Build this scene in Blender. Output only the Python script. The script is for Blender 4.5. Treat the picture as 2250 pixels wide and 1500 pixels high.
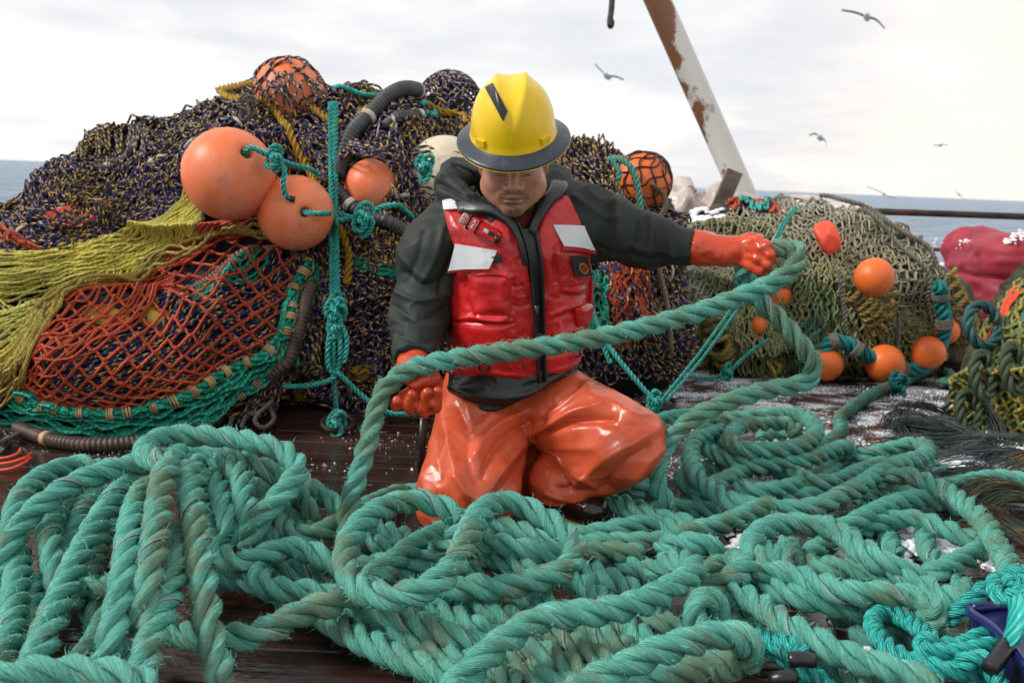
import bpy, math, random
import numpy as np
rng = np.random.default_rng(7); random.seed(7)
for o in list(bpy.data.objects): bpy.data.objects.remove(o)
SC = bpy.context.scene
COL = SC.collection
# ------------------------------------------------------------------ camera
IW, IH, FPX = 2250.0, 1500.0, 2187.5
PITCH, ROLL = math.radians(9.19), math.radians(2.32)
CAM = np.array([0.0, 0.0, 1.05])
_f = np.array([0, math.cos(PITCH), -math.sin(PITCH)]); _u0 = np.array([0, math.sin(PITCH), math.cos(PITCH)]); _r0 = np.array([1.0, 0, 0])
_R = math.cos(ROLL)*_r0 + math.sin(ROLL)*_u0
_U = -math.sin(ROLL)*_r0 + math.cos(ROLL)*_u0
cd = bpy.data.cameras.new('camera'); cam = bpy.data.objects.new('camera', cd); COL.objects.link(cam)
cd.sensor_width = 36; cd.lens = 35.0; cd.clip_start = 0.05; cd.clip_end = 30000
from mathutils import Matrix
cam.matrix_world = Matrix(((_R[0], _U[0], -_f[0], CAM[0]), (_R[1], _U[1], -_f[1], CAM[1]), (_R[2], _U[2], -_f[2], CAM[2]), (0, 0, 0, 1)))
cd.dof.use_dof = True; cd.dof.focus_distance = 2.72; cd.dof.aperture_fstop = 4.5
SC.camera = cam
SC.view_settings.view_transform = 'Standard'; SC.view_settings.look = 'None'
SC.view_settings.exposure = 0.92; SC.view_settings.gamma = 1.0; SC.view_settings.use_curve_mapping = False
SC.render.engine = 'CYCLES'
SC.cycles.use_denoising = True; SC.cycles.max_bounces = 6; SC.cycles.caustics_reflective = False; SC.cycles.caustics_refractive = False

# ------------------------------------------------------------------ node helper
class NT:
    def __init__(self, tree): self.t = tree; tree.nodes.clear()
    def __call__(self, typ, _p=None, **kw):
        n = self.t.nodes.new(typ)
        for k, v in (_p or {}).items(): setattr(n, k, v)
        for k, v in kw.items():
            key = int(k[1:]) if k[0] == 'i' and k[1:].isdigit() else k.replace('_', ' ')
            s = n.inputs[key]
            if isinstance(v, bpy.types.NodeSocket): self.t.links.new(v, s)
            else: s.default_value = v
        return n
    def math(self, op, a, b=0.0, c=0.0, clamp=False):
        n = self('ShaderNodeMath', dict(operation=op, use_clamp=clamp), i0=a, i1=b, i2=c); return n.outputs[0]
    def mix(self, f, a, b, mode='MIX'):
        n = self.t.nodes.new('ShaderNodeMix'); n.data_type = 'RGBA'; n.blend_type = mode
        for i, v in ((0, f), (6, a), (7, b)):
            if isinstance(v, bpy.types.NodeSocket): self.t.links.new(v, n.inputs[i])
            else: n.inputs[i].default_value = (*v, 1) if (isinstance(v, tuple) and len(v) == 3) else v
        return n.outputs[2]
    def noise(self, vec, scale, detail=3.0, rough=0.55, dist=0.0):
        return self('ShaderNodeTexNoise', Vector=vec, Scale=scale, Detail=detail, Roughness=rough, Distortion=dist).outputs[0]
    def ramp(self, f, lo, hi):
        return self('ShaderNodeMapRange', dict(interpolation_type='SMOOTHSTEP'), Value=f, From_Min=lo, From_Max=hi).outputs[0]
    def sep(self, v): return self('ShaderNodeSeparateXYZ', Vector=v).outputs
    def comb(self, x=0.0, y=0.0, z=0.0): return self('ShaderNodeCombineXYZ', X=x, Y=y, Z=z).outputs[0]
    def attr(self, name): return self('ShaderNodeAttribute', dict(attribute_name=name)).outputs
    def coord(self, k='Object'): return self('ShaderNodeTexCoord').outputs[k]
def V4(c): return (c[0], c[1], c[2], 1.0)
MATS = {}
def new_mat(name):
    m = bpy.data.materials.new(name); m.use_nodes = True; MATS[name] = m
    return m, NT(m.node_tree)
def finish(nt, color, rough=0.6, height=None, bump=0.3, dist=0.002, **kw):
    b = nt('ShaderNodeBsdfPrincipled')
    for k, v in dict(Base_Color=color, Roughness=rough, **kw).items():
        s = b.inputs[k.replace('_', ' ')]
        if isinstance(v, bpy.types.NodeSocket): nt.t.links.new(v, s)
        else: s.default_value = V4(v) if (isinstance(v, tuple) and len(v) == 3 and s.type == 'RGBA') else v
    if height is not None:
        bp = nt('ShaderNodeBump', Strength=bump, Distance=dist, Height=height)
        nt.t.links.new(bp.outputs[0], b.inputs['Normal'])
    o = nt('ShaderNodeOutputMaterial'); nt.t.links.new(b.outputs[0], o.inputs[0])
    return b

# ------------------------------------------------------------------ sky and sun
SUN_EL, SUN_AZ = math.radians(38), math.radians(-105)      # azimuth clockwise from +Y (view direction)
world = bpy.data.worlds.new('World'); SC.world = world; world.use_nodes = True
w = NT(world.node_tree)
dirv = w.coord('Generated')
sky = w('ShaderNodeTexSky', dict(sky_type='NISHITA', sun_disc=False, sun_elevation=SUN_EL, sun_rotation=SUN_AZ, altitude=0.0, air_density=1.0, dust_density=1.5))
x, y, z = w.sep(dirv)
zz = w.math('ADD', w.math('MAXIMUM', z, 0.0), 0.16)
cv = w.comb(w.math('DIVIDE', x, zz), w.math('DIVIDE', y, zz), w.math('MULTIPLY', z, 1.5))
n1 = w.noise(cv, 0.62, 6.0, 0.52, 0.25)
n2 = w.noise(cv, 1.7, 5.0, 0.58, 0.2)
nn = w.math('ADD', w.math('MULTIPLY', n1, 0.72), w.math('MULTIPLY', n2, 0.28))
f1 = w.ramp(nn, 0.38, 0.60)
cloud = w.mix(f1, (0.435, 0.445, 0.465), (0.60, 0.58, 0.565))
warm = w.math('MULTIPLY', w.ramp(w.math('ADD', x, w.math('MULTIPLY', n2, 0.35)), 0.30, 0.75), w.ramp(w.math('SUBTRACT', 0.55, z), 0.1, 0.5))
cloud = w.mix(w.math('MULTIPLY', warm, 0.8), cloud, (0.63, 0.555, 0.48))
bgc = w('ShaderNodeBackground', Color=cloud, Strength=1.0)
bgs = w('ShaderNodeBackground', Color=sky.outputs[0], Strength=0.10)
mx = w('ShaderNodeMixShader', Fac=0.94); w.t.links.new(bgs.outputs[0], mx.inputs[1]); w.t.links.new(bgc.outputs[0], mx.inputs[2])
wo = w('ShaderNodeOutputWorld'); w.t.links.new(mx.outputs[0], wo.inputs[0])
sd = bpy.data.lights.new('sun', 'SUN'); sd.energy = 1.5; sd.angle = math.radians(11); sd.color = (1.0, 0.96, 0.9)
sun = bpy.data.objects.new('sun', sd); COL.objects.link(sun)
_sdir = np.array([math.sin(SUN_AZ)*math.cos(SUN_EL), math.cos(SUN_AZ)*math.cos(SUN_EL), math.sin(SUN_EL)])
from mathutils import Vector
sun.rotation_euler = Vector(-_sdir).to_track_quat('-Z', 'Y').to_euler()

# ------------------------------------------------------------------ geometry helpers
def nrm(a): return a/np.maximum(np.linalg.norm(a, axis=-1, keepdims=True), 1e-9)
def rays(px):
    px = np.asarray(px, float)
    return _f + ((px[..., 0]-IW/2)/FPX)[..., None]*_R - ((px[..., 1]-IH/2)/FPX)[..., None]*_U
def D(px, py, Y):                                  # point that stands Y metres ahead
    d = rays([px, py]); return CAM + d*(Y/d[1])
def DA(px, Y):
    d = rays(px); return CAM + d*(np.asarray(Y, float)/d[..., 1])[..., None]
def GA(px, h):                                     # point at height h over the deck
    d = rays(px); return CAM + d*((np.asarray(h, float)-CAM[2])/d[..., 2])[..., None]
def catmull(P, step, closed=False):
    P = np.asarray(P, float); n = len(P)
    if n < 3: 
        L = np.linalg.norm(P[1]-P[0]); t = np.linspace(0, 1, max(2, int(L/step)+1))[:, None]; return P[0]*(1-t)+P[1]*t
    Q = np.vstack([2*P[0]-P[1], P, 2*P[-1]-P[-2]]); out = []
    t = np.linspace(0, 1, 24, endpoint=False)[:, None]
    for i in range(n-1):
        a, b, c, d = Q[i:i+4]
        out.append(0.5*((2*b)+(-a+c)*t+(2*a-5*b+4*c-d)*t*t+(-a+3*b-3*c+d)*t**3))
    out.append(P[-1:]); S = np.vstack(out)
    l = np.concatenate([[0], np.cumsum(np.linalg.norm(np.diff(S[:, :3], axis=0), axis=1))])
    m = max(3, int(l[-1]/step)+1); s = np.linspace(0, l[-1], m)
    return np.stack([np.interp(s, l, S[:, k]) for k in range(S.shape[1])], 1)
def frames(P):
    T = nrm(np.gradient(P, axis=0)); n = len(P); N = np.zeros_like(P)
    r = np.array([0, 0, 1.0]) if abs(T[0][2]) < 0.9 else np.array([1.0, 0, 0])
    v = r - T[0]*(r@T[0]); N[0] = v/np.linalg.norm(v)
    for i in range(1, n):
        v = N[i-1]-T[i]*(N[i-1]@T[i]); N[i] = v/max(np.linalg.norm(v), 1e-9)
    return T, N, np.cross(T, N)
class MB:                                           # collects faces of ONE mesh
    def __init__(self): self.V = []; self.F = []; self.UV = []; self.A = []; self.n = 0
    def add(self, V, F, UV=None, A=0.0):
        V = np.asarray(V, float).reshape(-1, 3); k = len(V)
        self.V.append(V); self.UV.append(np.zeros((k, 2)) if UV is None else np.asarray(UV, float).reshape(-1, 2))
        self.A.append(np.full(k, A, float) if np.isscalar(A) else np.asarray(A, float).reshape(-1))
        for f in (F if isinstance(F, list) else [F]): self.F.append(np.asarray(f, int)+self.n)
        self.n += k
    def grid(self, G, UV=None, A=0.0, flip=False):
        a, b = G.shape[:2]; i = np.arange(a*b).reshape(a, b)
        f = np.stack([i[:-1, :-1], i[1:, :-1], i[1:, 1:], i[:-1, 1:]], -1).reshape(-1, 4)
        if flip: f = f[:, ::-1]
        if UV is None: UV = np.stack(np.meshgrid(np.linspace(0, 1, a), np.linspace(0, 1, b), indexing='ij'), -1)
        self.add(G.reshape(-1, 3), f, UV.reshape(-1, 2), A if np.isscalar(A) else np.asarray(A).reshape(-1))
    def tube(self, P, r, n=8, A=0.0, cap=True, fr=None, u0=0.0, squash=None):
        P = np.asarray(P, float); r = np.broadcast_to(np.asarray(r, float), (len(P),))
        T, N, B = fr if fr is not None else frames(P)
        l = u0+np.concatenate([[0], np.cumsum(np.linalg.norm(np.diff(P, axis=0), axis=1))])
        if cap:
            P = np.vstack([P[:1], P, P[-1:]]); r = np.concatenate([[0], r, [0]]); N = np.vstack([N[:1], N, N[-1:]]); B = np.vstack([B[:1], B, B[-1:]]); l = np.concatenate([l[:1], l, l[-1:]])
        th = np.linspace(0, 2*np.pi, n+1); sq = 1.0 if squash is None else squash
        G = P[:, None]+r[:, None, None]*(np.cos(th)[None, :, None]*N[:, None]+sq*np.sin(th)[None, :, None]*B[:, None])
        UV = np.stack(np.broadcast_arrays(l[:, None], (th/(2*np.pi))[None]), -1)
        self.grid(G, UV, A)
    def tubes(self, P, r, n=5, ref=(0, -1, 0.3), A=None):   # many equal tubes at once, P (S,m,3)
        S, m = P.shape[:2]
        T = nrm(np.gradient(P, axis=1)); ref = nrm(np.asarray(ref, float)); N = nrm(ref-T*(T@ref)[..., None]) if ref.ndim == 1 else nrm(ref-T*np.sum(T*ref, -1, keepdims=True))
        B = np.cross(T, N); th = np.linspace(0, 2*np.pi, n+1)
        r = np.broadcast_to(np.asarray(r, float), (S, m))
        G = P[:, :, None]+r[:, :, None, None]*(np.cos(th)[:, None]*N[:, :, None]+np.sin(th)[:, None]*B[:, :, None])
        l = np.concatenate([np.zeros((S, 1)), np.cumsum(np.linalg.norm(np.diff(P, axis=1), axis=2), axis=1)], 1)+rng.random((S, 1))*9
        UV = np.stack(np.broadcast_arrays(l[:, :, None], (th/(2*np.pi))), -1)
        i = np.arange(S*m*(n+1)).reshape(S, m, n+1)
        f = np.stack([i[:, :-1, :-1], i[:, 1:, :-1], i[:, 1:, 1:], i[:, :-1, 1:]], -1).reshape(-1, 4)
        a = np.broadcast_to(rng.random((S, 1, 1)) if A is None else np.asarray(A).reshape(S, -1, 1), (S, m, n+1))
        self.add(G.reshape(-1, 3), f, UV.reshape(-1, 2), a.reshape(-1))
    def box(self, c, s, M=None):
        v = np.array([[x, y, z] for x in (-.5, .5) for y in (-.5, .5) for z in (-.5, .5)])*np.asarray(s)
        if M is not None: v = v@np.asarray(M).T
        self.add(v+np.asarray(c), np.array([[0, 1, 3, 2], [4, 6, 7, 5], [0, 4, 5, 1], [2, 3, 7, 6], [0, 2, 6, 4], [1, 5, 7, 3]]))
    def ball(self, c, r, nu=12, nv=8, A=0.0, M=None):
        th = np.linspace(0, 2*np.pi, nu+1)[None]; ph = np.linspace(0, np.pi, nv+1)[:, None]
        G = np.stack(np.broadcast_arrays(np.sin(ph)*np.cos(th), np.sin(ph)*np.sin(th), np.cos(ph)), -1)*np.asarray(r, float)
        if M is not None: G = G@np.asarray(M).T
        self.grid(G+np.asarray(c), None, A)
    def build(self, name, mat, parent=None, smooth=True, kind=None, label=None, cat=None, group=None, origin=None):
        V = np.vstack(self.V); UV = np.vstack(self.UV); A = np.concatenate(self.A)
        me = bpy.data.meshes.new(name)
        o = bpy.data.objects.new(name, me); COL.objects.link(o)
        if origin is None and parent is None: origin = np.array([(V[:, 0].min()+V[:, 0].max())/2, (V[:, 1].min()+V[:, 1].max())/2, V[:, 2].min()])
        if parent is not None: o.parent = parent; off = np.array(world_loc(parent)); o.location = (0, 0, 0)
        else: off = np.asarray(origin); o.location = tuple(off)
        lv = np.concatenate([f.reshape(-1) for f in self.F]); ls = np.concatenate([np.full(len(f), f.shape[1]) for f in self.F])
        me.vertices.add(len(V)); me.vertices.foreach_set('co', (V-off).reshape(-1))
        me.loops.add(len(lv)); me.loops.foreach_set('vertex_index', lv)
        me.polygons.add(len(ls)); me.polygons.foreach_set('loop_start', np.concatenate([[0], np.cumsum(ls)[:-1]])); me.polygons.foreach_set('loop_total', ls)
        me.polygons.foreach_set('use_smooth', np.full(len(ls), smooth))
        me.update(calc_edges=True)
        uvl = me.uv_layers.new(name='UVMap'); uvl.data.foreach_set('uv', UV[lv].reshape(-1))
        at = me.attributes.new('tint', 'FLOAT', 'POINT'); at.data.foreach_set('value', A)
        me.validate(); me.materials.append(MATS[mat] if isinstance(mat, str) else mat)
        tag(o, label, cat, group, kind); return o
def world_loc(o):
    v = np.array(o.location)
    while o.parent is not None: o = o.parent; v = v+np.array(o.location)
    return v
def tag(o, label=None, cat=None, group=None, kind=None):
    if label: o['label'] = label
    if cat: o['category'] = cat
    if group: o['group'] = group
    if kind: o['kind'] = kind
    return o
def thing(name, loc, label, cat, group=None):
    o = bpy.data.objects.new(name, None); COL.objects.link(o); o.location = tuple(loc); o.empty_display_size = 0.1
    return tag(o, label, cat, group)
def vnoise(p, seed=0):                              # smooth value noise, 3-D
    p = np.asarray(p, float); i = np.floor(p).astype(np.int64); f = p-i; f = f*f*(3-2*f); out = 0
    for dx in (0, 1):
        for dy in (0, 1):
            for dz in (0, 1):
                h = (i[..., 0]+dx)*73856093 ^ (i[..., 1]+dy)*19349663 ^ (i[..., 2]+dz)*83492791 ^ (seed*2654435761)
                h = (h ^ (h >> 13))*1274126177 & 0x7fffffff; h = h ^ (h >> 16)
                wgt = (f[..., 0] if dx else 1-f[..., 0])*(f[..., 1] if dy else 1-f[..., 1])*(f[..., 2] if dz else 1-f[..., 2])
                out = out+wgt*((h & 0xffff)/32767.5-1)
    return out
def fbm(p, seed=0, o=3):
    return sum(vnoise(np.asarray(p)*2**k, seed+k)/2**k for k in range(o))
# ------------------------------------------------------------------ implicit bodies
def smin(a, b, k):
    h = np.clip(0.5+0.5*(b-a)/k, 0, 1); return b*(1-h)+a*h-k*h*(1-h)
def sd_cone(p, a, b, ra, rb, flat=None):            # tapered capsule; flat = (axis, factor) squashes it
    a = np.asarray(a, float); b = np.asarray(b, float)
    ab = b-a; t = np.clip(((p-a)@ab)/max(ab@ab, 1e-9), 0, 1); q = p-a-t[..., None]*ab
    if flat is not None:
        ax = nrm(np.asarray(flat[0], float)); s = (q@ax)[..., None]*ax; q = q-s+s/flat[1]
    return np.linalg.norm(q, axis=-1)-(ra+(rb-ra)*t)
def sd_ell(p, c, r, M=None):
    q = p-np.asarray(c, float)
    if M is not None: q = q@np.asarray(M, float)
    r = np.asarray(r, float); k0 = np.linalg.norm(q/r, axis=-1); k1 = np.linalg.norm(q/(r*r), axis=-1)
    return k0*(k0-1)/np.maximum(k1, 1e-6)
def surface(f, lo, hi, h, band=0.03, project=1):     # surface nets over f
    lo = np.asarray(lo, float); K = 4
    n = (np.ceil((np.asarray(hi)-lo)/(h*K)).astype(int))
    ax = [lo[i]+(np.arange(n[i])+0.5)*h*K for i in range(3)]
    C = np.stack(np.meshgrid(*ax, indexing='ij'), -1); dc = f(C.reshape(-1, 3)).reshape(C.shape[:3])
    near = np.abs(dc) < h*K*1.0+band
    m = n*K; Dm = np.repeat(np.repeat(np.repeat(dc, K, 0), K, 1), K, 2).astype(np.float32)
    msk = np.repeat(np.repeat(np.repeat(near, K, 0), K, 1), K, 2)
    idx = np.argwhere(msk); pts = lo+(idx+0.5)*h
    vals = np.concatenate([f(pts[i:i+400000]) for i in range(0, len(pts), 400000)])
    Dm[tuple(idx.T)] = vals
    s = Dm < 0
    cell = np.zeros(np.array(s.shape)-1, np.int8)
    for dx in (0, 1):
        for dy in (0, 1):
            for dz in (0, 1): cell += s[dx:s.shape[0]-1+dx, dy:s.shape[1]-1+dy, dz:s.shape[2]-1+dz]
    act = (cell > 0) & (cell < 8); ids = np.full(cell.shape, -1, np.int64); ci = np.argwhere(act); ids[tuple(ci.T)] = np.arange(len(ci))
    acc = np.zeros((len(ci), 3)); cnt = np.zeros(len(ci))
    corners = [(a, b, c) for a in (0, 1) for b in (0, 1) for c in (0, 1)]
    for a in corners:
        for k in range(3):
            if a[k]: continue
            b = list(a); b[k] = 1
            da = Dm[tuple((ci+a).T)]; db = Dm[tuple((ci+b).T)]; x_ = (da < 0) != (db < 0)
            t = np.where(x_, da/np.where(np.abs(da-db) < 1e-9, 1, da-db), 0)
            p = ci+np.array(a)+np.eye(3)[k]*t[:, None]; acc += np.where(x_[:, None], p, 0); cnt += x_
    V = lo+(acc/np.maximum(cnt, 1)[:, None]+0.5)*h; Fs = []
    for k in range(3):
        u, v = (k+1) % 3, (k+2) % 3
        sl0 = [slice(None)]*3; sl1 = [slice(None)]*3; sl0[k] = slice(0, -1); sl1[k] = slice(1, None)
        e = np.argwhere(s[tuple(sl0)] != s[tuple(sl1)])
        ok = (e[:, u] > 0) & (e[:, v] > 0) & (e[:, u] < cell.shape[u]) & (e[:, v] < cell.shape[v]); e = e[ok]
        eu = np.eye(3, dtype=int)[u]; ev = np.eye(3, dtype=int)[v]
        q = np.stack([ids[tuple((e-eu-ev).T)], ids[tuple((e-ev).T)], ids[tuple(e.T)], ids[tuple((e-eu).T)]], 1)
        fl = ~s[tuple(e.T)]; q[fl] = q[fl][:, ::-1]; Fs.append(q)
    for _ in range(project):
        g, d = grad(f, V, h*0.5); V = V-g*np.clip(d, -h, h)[:, None]
    return V, np.vstack(Fs)
def grad(f, P, e=0.002):
    d = f(P); g = np.stack([f(P+np.eye(3)[k]*e)-f(P-np.eye(3)[k]*e) for k in range(3)], -1); return nrm(g), d
def hit(f, px, t0=1.5, t1=12.0, n=90):               # where the sight line through a traced outline meets a built body
    d = nrm(rays(px)); t = np.full(d.shape[:-1], t0)
    for _ in range(n):
        s = f((CAM+d*t[..., None]).reshape(-1, 3)).reshape(t.shape); t = np.minimum(t+s*0.8, t1)
    return CAM+d*t[..., None], t < t1-1e-3
def bez(ctrl, nu, nv):                               # smooth patch through a grid of control points
    C = np.asarray(ctrl, float); 
    def res(C, n):
        m = C.shape[0]; Q = np.concatenate([(2*C[:1]-C[1:2]), C, (2*C[-1:]-C[-2:-1])]); s = np.linspace(0, m-1, n); i = np.minimum(s.astype(int), m-2); t = (s-i).reshape((-1,)+(1,)*(C.ndim-1))
        a, b, c, d = Q[i], Q[i+1], Q[i+2], Q[i+3]; return 0.5*(2*b+(-a+c)*t+(2*a-5*b+4*c-d)*t*t+(-a+3*b-3*c+d)*t**3)
    return np.swapaxes(res(np.swapaxes(res(C, nu), 0, 1), nv), 0, 1)
def evalpatch(C, u, v):                              # u along rows, v along columns, arrays in 0..1
    C = np.asarray(C, float); R_, S_ = C.shape[:2]
    def wts(t, m):
        s = np.clip(t, 0, 1)*(m-1); i = np.minimum(s.astype(int), m-2); f = s-i
        w = [0.5*(-f+2*f*f-f**3), 0.5*(2-5*f*f+3*f**3), 0.5*(f+4*f*f-3*f**3), 0.5*(-f*f+f**3)]; return i, w
    Q = np.concatenate([2*C[:1]-C[1:2], C, 2*C[-1:]-C[-2:-1]], 0); Q = np.concatenate([2*Q[:, :1]-Q[:, 1:2], Q, 2*Q[:, -1:]-Q[:, -2:-1]], 1)
    i, wu = wts(u, R_); j, wv = wts(v, S_); out = 0
    for a in range(4):
        for b in range(4): out = out+Q[i+a, j+b]*(wu[a]*wv[b])[..., None]
    return out
# ------------------------------------------------------------------ materials
def simple_mat(name, col, rough=0.6, var=0.15, scale=8.0, bump=0.2, bscale=60.0, dirt=None, dscale=5.0, dlo=0.55, dhi=0.75, **kw):
    m, t = new_mat(name); c = t.coord(); n = t.noise(c, scale, 5.0)
    col2 = tuple(max(0, v*(1-var*1.6)) for v in col); col3 = tuple(min(1, v*(1+var)) for v in col)
    cc = t.mix(t.ramp(n, 0.3, 0.7), col2, col3)
    if dirt is not None: cc = t.mix(t.ramp(t.noise(c, dscale, 6.0, 0.65), dlo, dhi), cc, dirt)
    rr = t.math('ADD', rough-0.1, t.math('MULTIPLY', n, 0.2))
    finish(t, cc, rr, t.noise(c, bscale, 4.0), bump, 0.003, **kw); return m
def rope_mat(name, base, light, dirt, dirt_amt, tracer=True, yarns=22.0, shine=0.55, blue=(0.01, 0.03, 0.22)):
    m, t = new_mat(name); uv = t('ShaderNodeUVMap').outputs[0]; u, v, _ = t.sep(uv); obj = t.coord()
    ti = t.attr('tint')[2]
    ang = t.math('ADD', v, t.math('MULTIPLY', u, -4.0))
    fib = t.noise(t.comb(t.math('MULTIPLY', u, 9.0), t.math('MULTIPLY', ang, yarns*1.6), ti), 1.0, 3.0, 0.6)
    yarn = t.math('SINE', t.math('MULTIPLY', ang, yarns*6.2832))
    oi = t('ShaderNodeObjectInfo').outputs['Random']; n = t.math('ADD', t.noise(obj, 6.0, 5.0, 0.6), t.math('MULTIPLY', t.math('SUBTRACT', oi, 0.55), 0.17)); n2 = t.noise(obj, 23.0, 5.0, 0.7)
    c = t.mix(t.ramp(fib, 0.28, 0.72), base, light)
    c = t.mix(t.math('MULTIPLY', t.ramp(t.math('ADD', t.math('MULTIPLY', n, 0.65), t.math('MULTIPLY', n2, 0.35)), 0.60-dirt_amt, 0.74-dirt_amt), 0.75), c, dirt)
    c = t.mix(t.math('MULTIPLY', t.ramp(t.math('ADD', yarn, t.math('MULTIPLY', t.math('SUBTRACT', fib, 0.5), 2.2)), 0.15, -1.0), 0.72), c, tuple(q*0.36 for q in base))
    if tracer:
        s0 = t.math('MULTIPLY', t.math('LESS_THAN', t.math('FRACT', ti), 0.34), t.ramp(t.noise(t.comb(t.math('MULTIPLY', u, 5.0), ti, 0.0), 1.0, 1.0), 0.42, 0.48)); a = t.math('FRACT', t.math('ADD', v, t.math('MULTIPLY', u, -1.6)))
        b1 = t.math('MULTIPLY', s0, t.math('MULTIPLY', t.math('GREATER_THAN', a, 0.30), t.math('LESS_THAN', a, 0.332)))
        b2 = t.math('MULTIPLY', s0, t.math('MULTIPLY', t.math('GREATER_THAN', a, 0.36), t.math('LESS_THAN', a, 0.405)))
        c = t.mix(b1, c, blue); c = t.mix(t.math('MULTIPLY', b2, 0.8), c, (0.52, 0.44, 0.27))
    h = t.math('ADD', t.math('MULTIPLY', yarn, 0.5), t.math('MULTIPLY', fib, 1.5))
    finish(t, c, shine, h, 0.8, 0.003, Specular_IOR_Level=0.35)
rope_mat('rope_green', (0.065, 0.43, 0.34), (0.28, 0.75, 0.615), (0.235, 0.265, 0.14), 0.12)
rope_mat('rope_worn', (0.06, 0.27, 0.20), (0.12, 0.40, 0.30), (0.16, 0.17, 0.09), 0.16, yarns=12)
rope_mat('rope_turquoise', (0.015, 0.38, 0.34), (0.06, 0.60, 0.53), (0.10, 0.30, 0.26), 0.02, yarns=9, shine=0.32, blue=(0.01, 0.08, 0.4))
rope_mat('line_turquoise', (0.02, 0.42, 0.37), (0.10, 0.68, 0.58), (0.2, 0.45, 0.38), 0.05, tracer=False, yarns=6, shine=0.4)
rope_mat('rope_yellow', (0.50, 0.27, 0.015), (0.66, 0.42, 0.04), (0.30, 0.17, 0.04), 0.08, tracer=False, yarns=7)
rope_mat('rope_tan', (0.26, 0.18, 0.09), (0.40, 0.30, 0.17), (0.14, 0.10, 0.06), 0.1, tracer=False, yarns=7)
rope_mat('rope_grey', (0.22, 0.21, 0.17), (0.38, 0.36, 0.30), (0.16, 0.14, 0.09), 0.1, tracer=False, yarns=7)
rope_mat('rope_olive', (0.40, 0.30, 0.07), (0.60, 0.48, 0.16), (0.17, 0.12, 0.05), 0.1, tracer=False, yarns=6)
rope_mat('rope_teal', (0.0, 0.17, 0.16), (0.02, 0.30, 0.27), (0.06, 0.12, 0.10), 0.08, tracer=False, yarns=6)
def buoy_mat(name, base, pale, dark):
    m, t = new_mat(name); c = t.coord(); a_, b_, c_ = t.sep(c); n = t.noise(c, 4.5, 6.0, 0.65); n2 = t.noise(c, 30.0, 5.0, 0.7); sc = t.noise(t.comb(t.math('MULTIPLY', a_, 60.0), t.math('MULTIPLY', b_, 60.0), t.math('MULTIPLY', c_, 9.0)), 1.0, 4.0, 0.7)
    k = t.mix(t.ramp(n, 0.36, 0.78), base, pale); k = t.mix(t.math('MULTIPLY', t.ramp(n2, 0.60, 0.72), 0.7), k, dark); k = t.mix(t.math('MULTIPLY', t.math('MULTIPLY', t.ramp(sc, 0.66, 0.72), t.ramp(n, 0.45, 0.6)), 0.6), k, (0.82, 0.62, 0.52)); k = t.mix(t.math('MULTIPLY', t.ramp(t.noise(c, 9.0, 4.0), 0.56, 0.72), 0.5), k, dark)
    finish(t, k, t.math('ADD', 0.32, t.math('MULTIPLY', n, 0.3)), t.math('ADD', n2, t.math('MULTIPLY', sc, 0.6)), 0.14, 0.004)
buoy_mat('buoy', (0.74, 0.165, 0.05), (0.80, 0.34, 0.21), (0.36, 0.12, 0.06))
buoy_mat('float_orange', (0.74, 0.135, 0.014), (0.76, 0.20, 0.05), (0.34, 0.09, 0.03))
simple_mat('hole_dark', (0.02, 0.012, 0.01), 0.8)
simple_mat('rust_ring', (0.035, 0.018, 0.013), 0.7, 0.4, 30, 0.6, 80)
simple_mat('tape_black', (0.012, 0.012, 0.013), 0.32, 0.2, 20)
simple_mat('tape_white', (0.52, 0.47, 0.40), 0.7, 0.25, 14, 0.6, 70, dirt=(0.26, 0.21, 0.15), dscale=12)
simple_mat('lashing', (0.52, 0.33, 0.15), 0.65, 0.3, 12, 0.5, 90, dirt=(0.55, 0.45, 0.32), dscale=7)
simple_mat('snow', (0.86, 0.88, 0.92), 0.75, 0.05, 30, 0.6, 60, Subsurface_Weight=0.0)
simple_mat('flag_orange', (0.85, 0.085, 0.035), 0.5, 0.1, 10)
simple_mat('navy_plastic', (0.010, 0.014, 0.09), 0.22, 0.3, 6, 0.05, 30)
# wet planks, rubbed brown with frozen spray
m, t = new_mat('deck_wood'); pos = t('ShaderNodeNewGeometry').outputs['Position']; px_, py_, pz_ = t.sep(pos); ti = t.attr('tint')[2]
oi = t('ShaderNodeObjectInfo').outputs['Random']
gr = t.noise(t.comb(t.math('MULTIPLY', px_, 2.2), t.math('MULTIPLY', py_, 42.0), t.math('MULTIPLY', oi, 30.0)), 1.0, 5.0, 0.65)
bl = t.noise(pos, 2.1, 5.0, 0.6)
c = t.mix(t.ramp(gr, 0.32, 0.7), (0.012, 0.007, 0.0055), (0.055, 0.027, 0.019)); c = t.mix(t.ramp(bl, 0.42, 0.66), c, t.mix(gr, (0.022, 0.010, 0.008), (0.085, 0.036, 0.027)))
c = t.mix(t.math('MULTIPLY', t.math('SUBTRACT', oi, 0.3, clamp=True), 0.5), c, (0.018, 0.011, 0.009))
reg = t.math('MULTIPLY', t.ramp(px_, 0.2, 0.9), t.ramp(py_, 2.7, 3.5))
reg = t.math('MAXIMUM', reg, t.math('MULTIPLY', t.ramp(px_, -1.5, -1.9), 0.75))
sn = t.noise(t.comb(t.math('MULTIPLY', px_, 3.4), t.math('MULTIPLY', py_, 5.5), 0.0), 1.0, 5.0, 0.68); sf = t.noise(pos, 95.0, 2.0, 0.7)
thr = t.math('ADD', 0.80, t.math('MULTIPLY', reg, -0.30)); sm = t.math('ADD', sn, t.math('MULTIPLY', t.math('SUBTRACT', sf, 0.5), 0.62))
snow = t.ramp(t.math('SUBTRACT', sm, thr), 0.0, 0.07)
c = t.mix(t.math('MULTIPLY', snow, 0.9), c, (0.74, 0.77, 0.82))
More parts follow.
